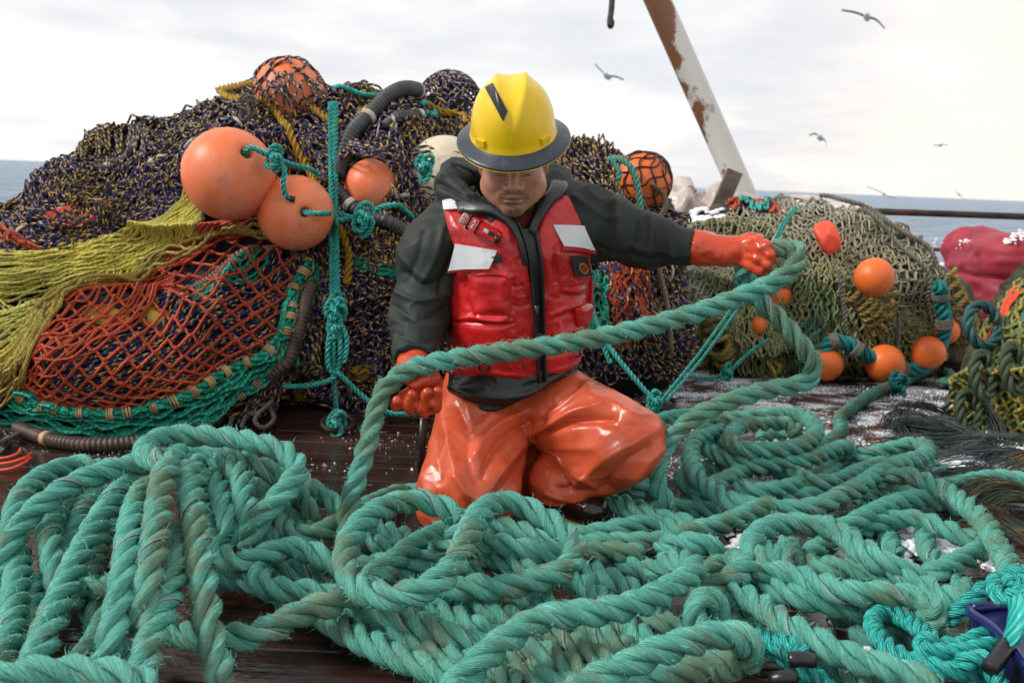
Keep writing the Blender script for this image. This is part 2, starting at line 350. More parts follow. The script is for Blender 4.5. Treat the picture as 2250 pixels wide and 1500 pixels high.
wet = t.ramp(t.noise(pos, 1.7, 4.0, 0.6), 0.36, 0.54)
rr = t.math('ADD', t.math('SUBTRACT', 0.46, t.math('MULTIPLY', wet, 0.34)), t.math('MULTIPLY', snow, 0.4), clamp=True)
hh = t.math('ADD', t.math('MULTIPLY', gr, t.math('SUBTRACT', 1.0, t.math('MULTIPLY', wet, 0.55))), t.math('MULTIPLY', snow, 1.3))
hh = t.math('ADD', hh, t.math('MULTIPLY', t.noise(pos, 26.0, 2.0, 0.5), 0.8))
finish(t, c, rr, hh, 0.55, 0.006)
simple_mat('deck_seam', (0.014, 0.009, 0.007), 0.4)
m, t = new_mat('sea'); pos = t('ShaderNodeNewGeometry').outputs['Position']; a, b, _ = t.sep(pos)
wv = t.noise(t.comb(t.math('MULTIPLY', a, 0.10), t.math('MULTIPLY', b, 0.22), 0.0), 1.0, 8.0, 0.68)
wv2 = t.noise(t.comb(t.math('MULTIPLY', a, 0.7), t.math('MULTIPLY', b, 1.4), 0.0), 1.0, 5.0, 0.65)
c = t.mix(t.ramp(t.math('ADD', t.math('MULTIPLY', wv, 0.6), t.math('MULTIPLY', wv2, 0.4)), 0.38, 0.62), (0.10, 0.16, 0.24), (0.40, 0.47, 0.55))
finish(t, c, 0.55, t.math('ADD', wv, t.math('MULTIPLY', wv2, 0.25)), 1.0, 1.6, Specular_IOR_Level=0.22)
# ------------------------------------------------------------------ the setting: sea, deck of planks
b = MB(); b.grid(np.stack(np.meshgrid(np.array([-14000., -3000, -400, -60, -12, 12, 60, 400, 3000, 14000]), np.array([-40., 6, 30, 90, 300, 1000, 4000, 14000]), indexing='ij')+[np.full((10, 8), -3.2)], -1), flip=True)
b.build('sea', 'sea', kind='structure')
b = MB(); b.box((0.6, 5.2, -0.14), (11.5, 10.4, 0.24)); deck = b.build('deck', 'deck_seam', kind='structure', smooth=False)
pm = None
NP = 64
for i in range(NP):
    y = 0.1+i*0.158
    if pm is None:
        b = MB(); w2 = 0.0784
        prof = np.array([[-w2, -0.018], [-w2, -0.004], [-w2+0.004, 0], [w2-0.004, 0], [w2, -0.004], [w2, -0.018]])
        xs = np.array([-5.7, 5.7]); G = np.stack([np.stack([np.full(6, x), prof[:, 0], prof[:, 1]], -1) for x in xs]); b.grid(G, flip=True)
        pl = b.build('plank', 'deck_wood', parent=deck, smooth=False); pm = pl.data
    else:
        pl = bpy.data.objects.new('plank', pm); COL.objects.link(pl); pl.parent = deck
    wl = world_loc(deck)
    if i == 0: pm.transform(Matrix.Translation(Vector(wl)))
    pl.location = (0.6-wl[0], y-wl[1], float(rng.uniform(-0.0008, 0.0008))-wl[2]); pl.rotation_euler = (float(rng.uniform(-.004, .004)), 0, 0)
# ------------------------------------------------------------------ twisted ropes
def lay_rope(mb, P, R, strands=3, pitch=2.95, n=10, fuzz=0, tint=None, jit=0.0, tail=0.0):
    T, N, B = frames(P); m = len(P)
    l = np.concatenate([[0], np.cumsum(np.linalg.norm(np.diff(P, axis=0), axis=1))])
    ph0 = rng.random()*6.28; th = np.linspace(0, 2*np.pi, n+1)
    rs, of = (0.495*R, 0.512*R) if strands == 3 else ((0.44*R, 0.56*R) if strands == 4 else (0.55*R, 0.5*R))
    wob = 1+jit*vnoise(np.stack([l*9, l*0+ph0, l*0], -1), 3)
    e = np.minimum(1, np.minimum(l, l[-1]-l)/(R*0.6)); e = np.sqrt(np.maximum(0.02, e))
    tint = rng.random() if tint is None else tint
    for k in range(strands):
        f = ph0+2*np.pi*(l/(pitch*2*R)+k/strands)
        c = P+(of*wob*e)[:, None]*(np.cos(f)[:, None]*N+np.sin(f)[:, None]*B)
        a = th[None]+f[:, None]
        rr = (rs*e*(1+0.5*jit*vnoise(np.stack([l*14, l*0+k*7.3, l*0+ph0], -1), 5)))[:, None, None]
        G = c[:, None]+rr*(np.cos(a)[..., None]*N[:, None]+np.sin(a)[..., None]*B[:, None])
        UV = np.stack(np.broadcast_arrays(l[:, None]+k*3.1, th[None]/(2*np.pi)), -1)
        mb.grid(G, UV, (k+0.05+0.25*tint)/strands)
        if fuzz:
            q = int(fuzz*l[-1]/strands)
            i = rng.integers(1, m-1, q); s = rng.uniform(-1.5, 1.5, q)+f[i]
            out = np.cos(s)[:, None]*N[i]+np.sin(s)[:, None]*B[i]; base = c[i]+out*(rr[i, 0, 0][:, None]*0.95)
            d = nrm(out*rng.uniform(0.15, 1.0, (q, 1))+T[i]*rng.choice([-1, 1], (q, 1))*rng.uniform(0.1, 1.0, (q, 1))+rng.normal(0, 0.45, (q, 3)))
            L = rng.gamma(2.0, 0.0052, (q, 1))*(R/0.036)**0.5; side = nrm(np.cross(d, rng.normal(0, 1, (q, 3))))*0.0006
            mid = base+d*L*0.55; tip = base+nrm(d+rng.normal(0, 0.5, (q, 3)))*L
            Vq = np.stack([base-side, base+side, mid+side*0.8, mid-side*0.8, tip], 1).reshape(-1, 3); ix = np.arange(q)[:, None]*5
            mb.add(Vq, [ix+np.array([0, 1, 2, 3]), ix+np.array([3, 2, 4])], np.repeat(np.stack([l[i]+k*3.1, np.full(q, .12)], -1), 5, 0), (k+0.05+0.25*tint)/strands)
CROP = {'A': (0, 900, 2.5), 'B': (700, 1000, 2.5), 'C': (1350, 860, 2.343), 'F': (0, 0, 1.0)}
def trace(crop, pts, step=0.011):
    ox, oy, s = CROP[crop]; a = np.array(pts, float)
    return catmull(GA(np.stack([ox+a[:, 0]/s, oy+a[:, 1]/s], -1), a[:, 2]), step)
RR = 0.0314
def heap(name, label, cat, runs, R=RR, mat='rope_green', fuzz=1300, part='rope_length', group=None, dust=0.25):
    P0 = [trace(c, p, 0.011*R/RR if R < RR else 0.011) for c, p in runs]
    o = np.vstack(P0); t = thing(name, (o[:, 0].mean(), o[:, 1].mean(), 0), label, cat, group)
    for P in P0:
        P = P.copy(); P[:, 2] = np.maximum(P[:, 2], R*0.97)
        P = P+0.006*np.stack([vnoise(P*7+k*11, k) for k in range(3)], -1)
        mb = MB(); lay_rope(mb, P, R, fuzz=fuzz, jit=0.10); mb.build(part, mat, parent=t)
    return t
a, b1, c1 = .036, .10, .165
heap('thick_rope', 'worn thick green rope flaked in long drooping bights at far left', 'rope', [
 ('A', [(1010, 240, .30), (900, 262, .31), (700, 296, .30), (550, 335, .29), (400, 405, .27), (280, 485, .25), (170, 575, .22), (80, 700, .18), (20, 840, .14), (-60, 980, .10)]),
 ('A', [(840, 340, .23), (760, 352, .25), (665, 432, .26), (590, 540, .25), (510, 660, .23), (440, 800, .21), (375, 950, .19), (300, 1110, .17), (220, 1290, .15), (120, 1480, .13), (60, 1600, .12)]),
 ('A', [(560, 330, .20), (420, 305, .21), (280, 345, .21), (170, 425, .20), (100, 520, .19), (75, 640, .16), (110, 760, .13), (100, 900, .12), (70, 1080, .11), (40, 1260, .10), (-20, 1440, .09)]),
 ('A', [(470, 520, .13), (350, 520, .16), (290, 610, .17), (280, 720, .16), (300, 850, .13), (320, 980, .10), (330, 1100, .05)]),
 ('A', [(560, 450, .10), (450, 560, .14), (400, 700, .12), (330, 860, .09), (200, 1000, .08), (160, 1150, .07), (150, 1300, .06), (140, 1500, .05)]),
 ('A', [(30, 660, .10), (-30, 760, .08), (-90, 900, .06)]),
 ('A', [(700, 620, .06), (560, 700, .06), (500, 860, .05), (480, 1010, .04), (540, 1150, a), (640, 1260, a), (700, 1400, a)]),
 ('A', [(640, 960, .10), (480, 985, .08), (380, 1060, .07), (250, 1150, .07)]),
 ('A', [(600, 1120, .05), (520, 1290, .05), (430, 1400, .06), (330, 1500, .06)]),
])
heap('thick_rope', 'nearest thick green rope, cut off by the bottom left corner', 'rope', [
 ('A', [(-100, 1500, .19), (40, 1470, .205), (200, 1440, .21), (400, 1430, .21), (580, 1440, .21), (740, 1475, .20), (860, 1560, .18)]),
 ('A', [(40, 1600, .13), (300, 1540, .14), (600, 1560, .14), (760, 1640, .13)])])
heap('thick_rope', 'green rope bights hanging side by side from a raised arch, left of kneeling man', 'rope', [
 ('A', [(1370, 770, .10), (1385, 680, .16), (1450, 570, .21), (1540, 470, .25), (1620, 370, .28), (1630, 310, .30), (1560, 235, .32), (1400, 185, .335), (1200, 148, .34), (1000, 140, .34), (860, 165, .34), (785, 225, .34), (850, 280, .345), (960, 300, .35)]),
 ('A', [(965, 300, .36), (905, 345, .355), (880, 460, .33), (850, 620, .30), (825, 800, .265), (800, 980, .23), (790, 1120, .19), (800, 1260, .15)]),
 ('A', [(830, 420, .29), (770, 470, .30), (735, 570, .295), (700, 750, .27), (670, 930, .24), (645, 1100, .20), (610, 1280, .16), (570, 1420, .11)]),
 ('A', [(975, 660, .22), (1000, 740, .23), (985, 840, .22), (945, 970, .20), (885, 1140, .18), (830, 1290, .16), (790, 1420, .14), (760, 1560, .12)]),
 ('A', [(1000, 330, .31), (1040, 350, .325), (1045, 440, .31), (1060, 600, .28), (1085, 750, .25), (1110, 900, .22), (1130, 1060, .18), (1150, 1220, .14), (1190, 1370, .10), (1220, 1520, .07)]),
 ('A', [(990, 245, .26), (1150, 228, .27), (1330, 275, .26), (1470, 335, .24), (1580, 400, .20), (1640, 470, .15), (1690, 560, .10), (1740, 640, .06)]),
 ('A', [(1040, 310, .24), (1150, 272, .25), (1260, 300, .25), (1320, 380, .235), (1345, 490, .21), (1370, 620, .17), (1400, 720, .12)]),
 ('A', [(1090, 420, .20), (1180, 395, .215), (1215, 480, .20), (1250, 600, .17), (1265, 700, .13), (1230, 760, .08)]),
 ('A', [(1080, 560, .11), (1130, 520, .13), (1150, 620, .12), (1180, 700, .09), (1230, 730, .06)]),
 ('A', [(1380, 370, .16), (1440, 380, .17), (1480, 470, .16), (1440, 600, .13), (1480, 700, .09), (1520, 760, .06)]),
 ('A', [(1560, 480, .08), (1600, 560, .08), (1660, 640, .06), (1720, 690, .05)]),
 ('A', [(700, 560, .18), (760, 440, .21), (860, 380, .24)]),
 ('A', [(1240, 330, .20), (1200, 360, .21), (1110, 390, .22), (1040, 440, .21)]),
])
heap('thick_rope', 'green rope strung along the deck between left bights and centre loop', 'rope', [
 ('A', [(1620, 330, .19), (1680, 405, .16), (1760, 465, .12), (1860, 530, .09), (1960, 600, .07), (2080, 640, .05)]),
 ('A', [(1480, 520, .10), (1530, 610, .10), (1640, 690, .10), (1780, 680, .10), (1880, 610, .09), (1990, 540, .07), (2130, 470, .05), (2240, 450, .04), (2330, 470, a)]),
 ('A', [(1140, 700, .13), (1200, 790, .125), (1320, 845, .12), (1440, 810, .13), (1560, 765, .135), (1680, 770, .13), (1790, 815, .12), (1880, 870, .10), (2000, 900, .07)]),
 ('A', [(1100, 920, .05), (1230, 930, .05), (1380, 920, .055), (1420, 880, .06), (1560, 870, .06), (1720, 900, .06), (1900, 940, .06), (2100, 950, .05), (2300, 1000, .05)]),
 ('A', [(1400, 880, .10), (1440, 950, .10), (1560, 990, .10), (1720, 1010, .10), (1900, 1060, .09), (2080, 1080, .09), (2250, 1080, .10)]),
 ('A', [(900, 1220, .06), (980, 1240, .07), (1100, 1255, .08), (1250, 1245, .09), (1400, 1235, .10), (1540, 1175, .11), (1690, 1105, .12), (1820, 1065, .13), (1960, 1000, .135), (2040, 960, .13), (2140, 900, .10)]),
])
heap('thick_rope', 'green rope lengths laid side by side slanting towards the bottom centre', 'rope', [
 ('B', [(-480, 640, .05), (-300, 720, .055), (-130, 800, .06), (20, 890, .06), (170, 980, .06), (330, 1060, .06), (500, 1130, .06), (640, 1180, .06), (780, 1235, .06), (920, 1320, .06)]),
 ('B', [(-330, 690, .04), (-160, 760, .05), (0, 820, .055), (150, 870, .06), (320, 930, .06), (500, 1010, .06), (680, 1090, .06), (840, 1150, .06), (1000, 1230, .06), (1100, 1300, .06)]),
 ('B', [(60, 790, .08), (230, 835, .09), (400, 870, .10), (560, 930, .10), (720, 1000, .09), (880, 1050, .07), (1040, 1125, .05), (1200, 1200, .04), (1300, 1280, .04)]),
 ('B', [(520, 820, .08), (680, 860, .08), (840, 940, .08), (980, 1000, .07), (1120, 1060, .07), (1260, 1100, .07), (1380, 1160, .07), (1500, 1230, .07)]),
 ('B', [(700, 770, .09), (860, 830, .09), (1010, 880, .09), (1160, 940, .09), (1290, 1000, .08), (1420, 1060, .08), (1560, 1130, .08), (1680, 1170, .08)]),
 ('B', [(960, 740, .08), (1120, 770, .09), (1280, 830, .09), (1420, 910, .08), (1540, 990, .07), (1680, 1060, .07), (1800, 1110, .07), (1950, 1160, .06)]),
 ('B', [(1240, 640, .07), (1400, 680, .09), (1500, 740, .09), (1590, 830, .08), (1700, 930, .07), (1790, 1010, .07), (1880, 1060, .06)]),
 ('B', [(1440, 620, .06), (1560, 660, .08), (1680, 710, .08), (1780, 790, .07), (1860, 880, .07), (1930, 960, .06), (2000, 1000, .05)]),
 ('B', [(1560, 560, .06), (1700, 610, .07), (1820, 650, .07), (1900, 720, .06)]),
 ('B', [(1740, 920, .06), (1850, 930, .08), (1950, 960, .07), (2040, 1020, .05)]),
 ('B', [(1000, 1200, .04), (1150, 1230, .05), (1300, 1260, .05), (1500, 1290, .05)]),
])
heap('thick_rope', 'green rope curled in two standing loops in front of the kneeling knee', 'rope', [
 ('B', [(500, 620, .07), (650, 520, .12), (770, 430, .18), (800, 370, .20), (700, 290, .23), (560, 243, .25), (420, 262, .25), (285, 335, .24), (185, 440, .22), (145, 560, .20), (185, 680, .185), (280, 752, .18), (420, 775, .185), (560, 740, .20), (680, 670, .22), (765, 580, .235), (810, 480, .25), (850, 390, .26), (905, 310, .265), (990, 262, .26), (1090, 268, .25), (1190, 315, .235), (1290, 375, .22), (1370, 440, .205), (1405, 510, .19), (1375, 590, .175), (1290, 645, .165), (1150, 690, .155), (1000, 722, .15), (850, 722, .145), (740, 745, .13), (620, 790, .10)]),
 ('B', [(260, 700, .09), (330, 620, .11), (430, 560, .12), (560, 475, .12), (690, 415, .11), (780, 390, .10)]),
 ('B', [(200, 620, .06), (330, 600, .07), (450, 620, .08), (600, 600, .08), (720, 560, .08), (860, 540, .07), (1000, 600, .06), (1150, 640, .05)]),
 ('B', [(280, 380, .05), (400, 420, .06), (520, 470, .06), (620, 540, .06), (760, 600, .06), (900, 650, .06)]),
 ('B', [(250, 470, .04), (350, 500, .05), (450, 530, .05), (540, 590, .05), (640, 660, .05)]),
 ('B', [(880, 420, .13), (920, 470, .13), (1020, 500, .125), (1140, 525, .12), (1250, 550, .11), (1340, 560, .10), (1450, 550, .10), (1600, 535, .10), (1700, 540, .10), (1780, 560, .08)]),
 ('B', [(860, 500, .07), (980, 570, .08), (1100, 620, .08), (1200, 650, .08), (1300, 690, .07)]),
 ('B', [(900, 390, .06), (1050, 400, .07), (1180, 440, .07), (1290, 480, .06), (1400, 490, .05)]),
])
heap('thick_rope', 'green rope lying against the boot and running right', 'rope', [
 ('B', [(1340, 440, .05), (1440, 440, .055), (1560, 425, .06), (1680, 400, .07), (1800, 378, .07), (1920, 385, .06), (2020, 400, .05), (2120, 430, .04)]),
 ('B', [(1420, 250, .05), (1520, 255, .06), (1640, 275, .07), (1740, 310, .08), (1850, 340, .08), (1960, 360, .08), (2080, 390, .07)]),
 ('B', [(1850, 520, .10), (1950, 490, .13), (2060, 490, .14), (2150, 510, .13), (2170, 560, .10), (2100, 600, .06)]),
 ('B', [(1380, 490, .04), (1560, 480, .05), (1740, 480, .05), (1900, 470, .05), (2050, 440, .04)]),
 ('C', [(60, 640, .05), (180, 660, .06), (300, 700, .07), (420, 740, .06), (520, 760, .05)]),
 ('C', [(330, 730, .12), (430, 710, .125), (560, 670, .13), (690, 625, .13), (780, 595, .13), (820, 600, .10)]),
])
heap('thick_rope', 'pale green rope sweeping up from bottom centre and hooking over, top of the heap', 'rope', [
 ('B', [(700, 1330, .10), (790, 1235, .11), (860, 1175, .125), (950, 1075, .14), (1080, 975, .155), (1220, 905, .17), (1400, 880, .175), (1580, 860, .18), (1750, 812, .185), (1900, 745, .19), (2010, 670, .195), (2050, 610, .19), (1990, 580, .17), (1900, 600, .13), (1800, 640, .09)]),
 ('B', [(2130, 960, .09), (2075, 935, .13), (2065, 860, .16), (2110, 800, .175), (2170, 810, .16), (2190, 890, .12), (2180, 960, .08)]),
 ('B', [(1360, 1330, .10), (1450, 1265, .11), (1560, 1215, .125), (1700, 1160, .14), (1830, 1100, .15), (1960, 1055, .16), (2090, 1015, .165), (2200, 990, .165), (2310, 1000, .16), (2370, 1050, .14), (2370, 1120, .10), (2320, 1180, .07)]),
 ('B', [(1450, 1290, .05), (1600, 1240, .06), (1800, 1230, .06), (2000, 1200, .06), (2150, 1180, .06), (2250, 1230, .05)]),
 ('B', [(2000, 1130, .06), (2100, 1120, .08), (2230, 1150, .08), (2330, 1230, .06)]),
 ('B', [(2040, 800, .09), (2150, 740, .12), (2270, 690, .14), (2350, 620, .15), (2330, 580, .13), (2230, 600, .10), (2100, 680, .08)]),
])
heap('thick_rope', 'neat round coil of green rope behind the raised knee', 'rope', [
 ('C', [(430, 215, .10), (540, 150, .14), (690, 128, .17), (850, 120, .18), (970, 132, .185), (1035, 185, .185), (1015, 245, .18), (920, 285, .175), (800, 302, .17), (690, 300, .17), (610, 265, .18), (605, 210, .18), (670, 172, .175), (790, 160, .165), (890, 172, .155), (940, 210, .14), (900, 250, .11)]),
 ('C', [(1000, 330, .10), (880, 300, .115), (600, 300, .12), (500, 262, .13), (480, 300, .125), (560, 345, .12), (700, 380, .12), (860, 370, .125), (1000, 350, .13), (1100, 312, .13), (1180, 290, .12), (1210, 320, .09), (1150, 370, .05)]),
 ('C', [(560, 200, .16), (490, 225, .165), (410, 265, .165), (385, 330, .16), (410, 415, .15), (475, 475, .14), (560, 540, .13), (650, 585, .125), (760, 605, .12), (900, 610, .12), (1050, 590, .13), (1180, 530, .145), (1280, 470, .155), (1380, 412, .16), (1500, 368, .16), (1595, 335, .155), (1600, 285, .15), (1540, 268, .14), (1430, 290, .12), (1310, 322, .10), (1200, 350, .06)]),
 ('C', [(820, 400, .08), (930, 420, .10), (1010, 460, .10), (1120, 470, .10), (1220, 430, .10), (1320, 390, .08), (1450, 350, .06)]),
 ('C', [(340, 420, .08), (370, 480, .09), (480, 490, .09), (590, 445, .10), (690, 395, .10), (800, 390, .08)]),
 ('C', [(620, 490, .08), (740, 515, .09), (880, 505, .09), (980, 480, .08), (1080, 500, .07)]),
 ('C', [(330, 540, .05), (450, 560, .05), (600, 580, .05), (760, 555, .06), (900, 550, .06), (1060, 530, .06), (1180, 490, .05)]),
 ('C', [(350, 350, .05), (400, 380, .05), (480, 400, .06), (560, 420, .06), (660, 460, .05)]),
 ('C', [(190, 165, .05), (290, 130, .06), (400, 120, .05), (480, 150, .05)]),
 ('C', [(0, 420, .05), (60, 470, .06), (120, 510, .07), (150, 460, .07), (130, 400, .06), (80, 380, .05)]),
 ('C', [(-40, 560, .05), (60, 580, .06), (180, 620, .06), (300, 600, .06), (420, 610, .05), (560, 620, .05)]),
 ('C', [(1090, 350, .05), (1130, 400, .05), (1080, 440, .05), (980, 420, .05)]),
 ('C', [(1160, 380, .04), (1300, 350, .05), (1420, 340, .05), (1560, 380, .05), (1670, 400, .05), (1690, 440, .04)]),
 ('C', [(740, 240, .05), (840, 220, .05), (900, 230, .05)]),
])
heap('thick_rope', 'green rope in wide flat arcs at right, crossing patches of snow', 'rope', [
 ('C', [(1330, 480, .12), (1400, 450, .14), (1510, 442, .15), (1630, 475, .155), (1760, 545, .155), (1880, 650, .15), (1960, 765, .145), (2020, 880, .14), (2060, 990, .13), (2140, 1080, .10)]),
 ('C', [(1560, 500, .05), (1700, 478, .06), (1850, 455, .065), (2000, 445, .065), (2130, 460, .06), (2260, 480, .06)]),
 ('C', [(1130, 720, .08), (1220, 680, .10), (1340, 615, .11), (1470, 565, .115), (1600, 550, .115), (1720, 575, .10), (1820, 620, .07)]),
 ('C', [(1230, 560, .06), (1330, 540, .07), (1460, 530, .07), (1560, 520, .06)]),
 ('C', [(1260, 720, .06), (1340, 680, .08), (1450, 655, .09), (1590, 670, .09), (1730, 720, .09), (1860, 760, .09), (1920, 700, .12), (1930, 720, .12), (1900, 800, .10), (1800, 860, .09), (1690, 910, .08), (1600, 935, .06), (1520, 940, .04)]),
 ('C', [(1380, 700, .04), (1400, 770, .04), (1440, 840, .04)]),
 ('C', [(1600, 730, .04), (1600, 800, .05), (1640, 880, .04)]),
 ('C', [(1640, 640, .04), (1560, 650, .04), (1440, 620, .04)]),
 ('C', [(1650, 940, .04), (1750, 960, .05), (1820, 1020, .05), (1870, 1080, .04)]),
])
heap('thick_rope', 'green rope folded into long tight bights at lower right', 'rope', [
 ('C', [(860, 990, .10), (770, 920, .14), (712, 835, .165), (720, 765, .175), (790, 708, .18), (900, 688, .18), (1050, 700, .175), (1170, 745, .17), (1270, 830, .16), (1380, 885, .15), (1500, 920, .13), (1600, 970, .10)]),
 ('C', [(930, 880, .07), (1060, 905, .10), (1220, 915, .11), (1400, 940, .12), (1580, 995, .12), (1710, 1055, .12), (1780, 1110, .10), (1850, 1170, .07)]),
 ('C', [(690, 960, .13), (780, 935, .14), (920, 950, .145), (1050, 1000, .15), (1200, 1035, .155), (1400, 1035, .16), (1560, 1060, .16), (1650, 1110, .155), (1660, 1165, .14), (1580, 1180, .12), (1450, 1130, .11), (1250, 1110, .11), (1000, 1075, .11), (850, 1030, .11), (720, 985, .10), (620, 960, .08)]),
 ('C', [(880, 760, .06), (910, 840, .07), (920, 910, .06)]),
 ('C', [(980, 860, .05), (1020, 820, .06), (1100, 780, .06), (1160, 800, .05)]),
 ('C', [(820, 620, .07), (940, 640, .09), (1080, 680, .09), (1200, 750, .09), (1300, 820, .08), (1420, 900, .06)]),
 ('C', [(480, 1010, .10), (580, 1040, .115), (700, 1085, .125), (850, 1180, .13), (1000, 1265, .13), (1150, 1335, .125), (1350, 1405, .12), (1500, 1455, .11), (1700, 1540, .10)]),
 ('C', [(560, 1130, .05), (700, 1180, .06), (850, 1260, .06), (980, 1330, .06), (1120, 1400, .05), (1250, 1480, .05), (1400, 1560, .05)]),
 ('C', [(760, 800, .05), (820, 830, .05), (880, 890, .05)]),
 ('C', [(1100, 1130, .05), (1300, 1180, .06), (1500, 1220, .06), (1650, 1260, .06), (1800, 1330, .05), (1950, 1400, .05), (2150, 1500, .05)]),
 ('C', [(540, 860, .07), (640, 880, .10), (660, 930, .11), (580, 990, .10), (460, 1020, .08)]),
 ('C', [(1200, 1240, .04), (1350, 1260, .05), (1500, 1270, .05), (1650, 1340, .05)]),
])
# ------------------------------------------------------------------ kneeling person
simple_mat('jacket_cloth', (0.019, 0.026, 0.0205), 0.60, 0.12, 6, 0.25, 160, dirt=(0.028, 0.036, 0.029), dscale=6, Specular_IOR_Level=0.28)
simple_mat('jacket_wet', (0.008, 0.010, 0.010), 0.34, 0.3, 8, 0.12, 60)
simple_mat('vest_cloth', (0.56, 0.016, 0.018), 0.30, 0.10, 9, 0.16, 70, dirt=(0.33, 0.008, 0.010), dscale=7, dlo=0.50, dhi=0.72)
simple_mat('trouser_rubber', (0.61, 0.100, 0.040), 0.31, 0.12, 7, 0.06, 40, dirt=(0.40, 0.055, 0.022), dscale=9, dlo=0.56, dhi=0.74)
simple_mat('glove_rubber', (0.58, 0.062, 0.02), 0.28, 0.14, 14, 0.08, 90, dirt=(0.36, 0.03, 0.014), dscale=24, dlo=0.54, dhi=0.72)
simple_mat('boot_rubber', (0.016, 0.009, 0.007), 0.14, 0.2, 8, 0.05, 30)
simple_mat('boot_sole', (0.36, 0.25, 0.13), 0.5, 0.2, 14, 0.2, 60)
simple_mat('hat_yellow', (0.78, 0.52, 0.005), 0.27, 0.06, 6, 0.08, 60, dirt=(0.45, 0.25, 0.03), dscale=11, dlo=0.57, dhi=0.74)
simple_mat('hat_brim', (0.022, 0.032, 0.047), 0.36, 0.25, 16, 0.15, 50, dirt=(0.045, 0.058, 0.075), dscale=10)
simple_mat('tape_reflective', (0.62, 0.64, 0.66), 0.45, 0.06, 20, 0.3, 380, dirt=(0.45, 0.45, 0.45), dscale=12)
simple_mat('zip_black', (0.010, 0.010, 0.011), 0.35, 0.2, 20)
simple_mat('beacon_red', (0.68, 0.022, 0.014), 0.22, 0.04, 20)
simple_mat('print_white', (0.80, 0.76, 0.76), 0.5, 0.03)
simple_mat('patch_black', (0.014, 0.014, 0.016), 0.6)
simple_mat('patch_gold', (0.42, 0.20, 0.06), 0.5)
simple_mat('shirt_red', (0.20, 0.012, 0.01), 0.8)
m, t = new_mat('skin'); c = t.coord(); n = t.noise(c, 26.0, 5.0); n3 = t.noise(c, 420.0, 2.0)
col = t.mix(t.ramp(n, 0.3, 0.7), (0.40, 0.185, 0.105), (0.52, 0.275, 0.17))
col = t.mix(t.math('MULTIPLY', t.attr('red')[2], 0.65), col, (0.42, 0.12, 0.085))
col = t.mix(t.attr('lip')[2], col, (0.26, 0.075, 0.065))
hairf = t.math('MULTIPLY', t.attr('hair')[2], t.ramp(n3, 0.33, 0.60))
col = t.mix(hairf, col, (0.022, 0.015, 0.012))
finish(t, col, 0.40, n3, 0.16, 0.001, Subsurface_Weight=0.12, Subsurface_Radius=(0.01, 0.004, 0.002), Subsurface_Scale=0.4)
def to_px(P):
    q = P-CAM; z = q@_f; return np.stack([IW/2+FPX*(q@_R)/z, IH/2-FPX*(q@_U)/z], -1)
def polydist(p, L):
    L = np.asarray(L, float); d = np.full(p.shape[:-1], 1e9)
    for a, b in zip(L[:-1], L[1:]):
        ab = b-a; t = np.clip(((p-a)@ab)/max(ab@ab, 1e-9), 0, 1); d = np.minimum(d, np.linalg.norm(p-a-t[..., None]*ab, axis=-1))
    return d
def crease(V, N, lines, px=None):                    # wrinkles as ridges (+) and valleys (-) along folds
    px = to_px(V) if px is None else px
    view = nrm(V-CAM); fac = np.clip(-np.sum(N*view, -1)*1.6, 0, 1); out = np.zeros(len(V))
    for pts, wd, amp in lines:
        L = catmull(np.column_stack([np.array(pts, float), np.zeros(len(pts))]), 6.0)[:, :2]
        t = np.linspace(0, 1, len(L)); dd = polydist(px, L)
        near = np.argmin(np.linalg.norm(px[:, None, :]-L[None, ::2], axis=-1), 1)/max(1, len(L[::2])-1) if len(px) < 60000 else None
        tp = 1.0 if near is None else np.clip(np.minimum(near, 1-near)*4+0.25, 0, 1)
        out += amp*tp*np.exp(-(dd/wd)**1.45)
    return out*fac
def vnorm(V, F):
    n = np.zeros_like(V); fn = np.cross(V[F[:, 2]]-V[F[:, 0]], V[F[:, 3]]-V[F[:, 1]])
    for k in range(4): np.add.at(n, F[:, k], fn)
    return nrm(n)
PER = thing('person', D(1120, 1150, 3.0)*np.array([1, 1, 0]), 'person kneeling on deck in yellow hard hat, red work vest and orange trousers, hauling rope', 'person')
def solid(name, mat, f, lo, hi, h, parent, disp=None, band=0.03):
    V, F = surface(f, lo, hi, h, band)
    if disp is not None: N = vnorm(V, F); V = V+N*disp(V, N)[:, None]
    b = MB(); b.add(V, F); return b.build(name, mat, parent=parent)
UPC, TOC, RTC = _U, -_f, _R                            # picture up, towards viewer, picture right
def solid2(name, mat, f, lo, hi, h, parent, disp):
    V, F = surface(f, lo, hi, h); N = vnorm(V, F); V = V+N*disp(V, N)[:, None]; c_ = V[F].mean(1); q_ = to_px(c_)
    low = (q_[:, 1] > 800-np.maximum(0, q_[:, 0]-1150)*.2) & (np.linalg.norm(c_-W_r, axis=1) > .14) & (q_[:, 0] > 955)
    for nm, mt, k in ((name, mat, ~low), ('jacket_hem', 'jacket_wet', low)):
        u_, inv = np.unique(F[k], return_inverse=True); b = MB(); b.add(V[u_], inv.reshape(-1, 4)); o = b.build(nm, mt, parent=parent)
    return o
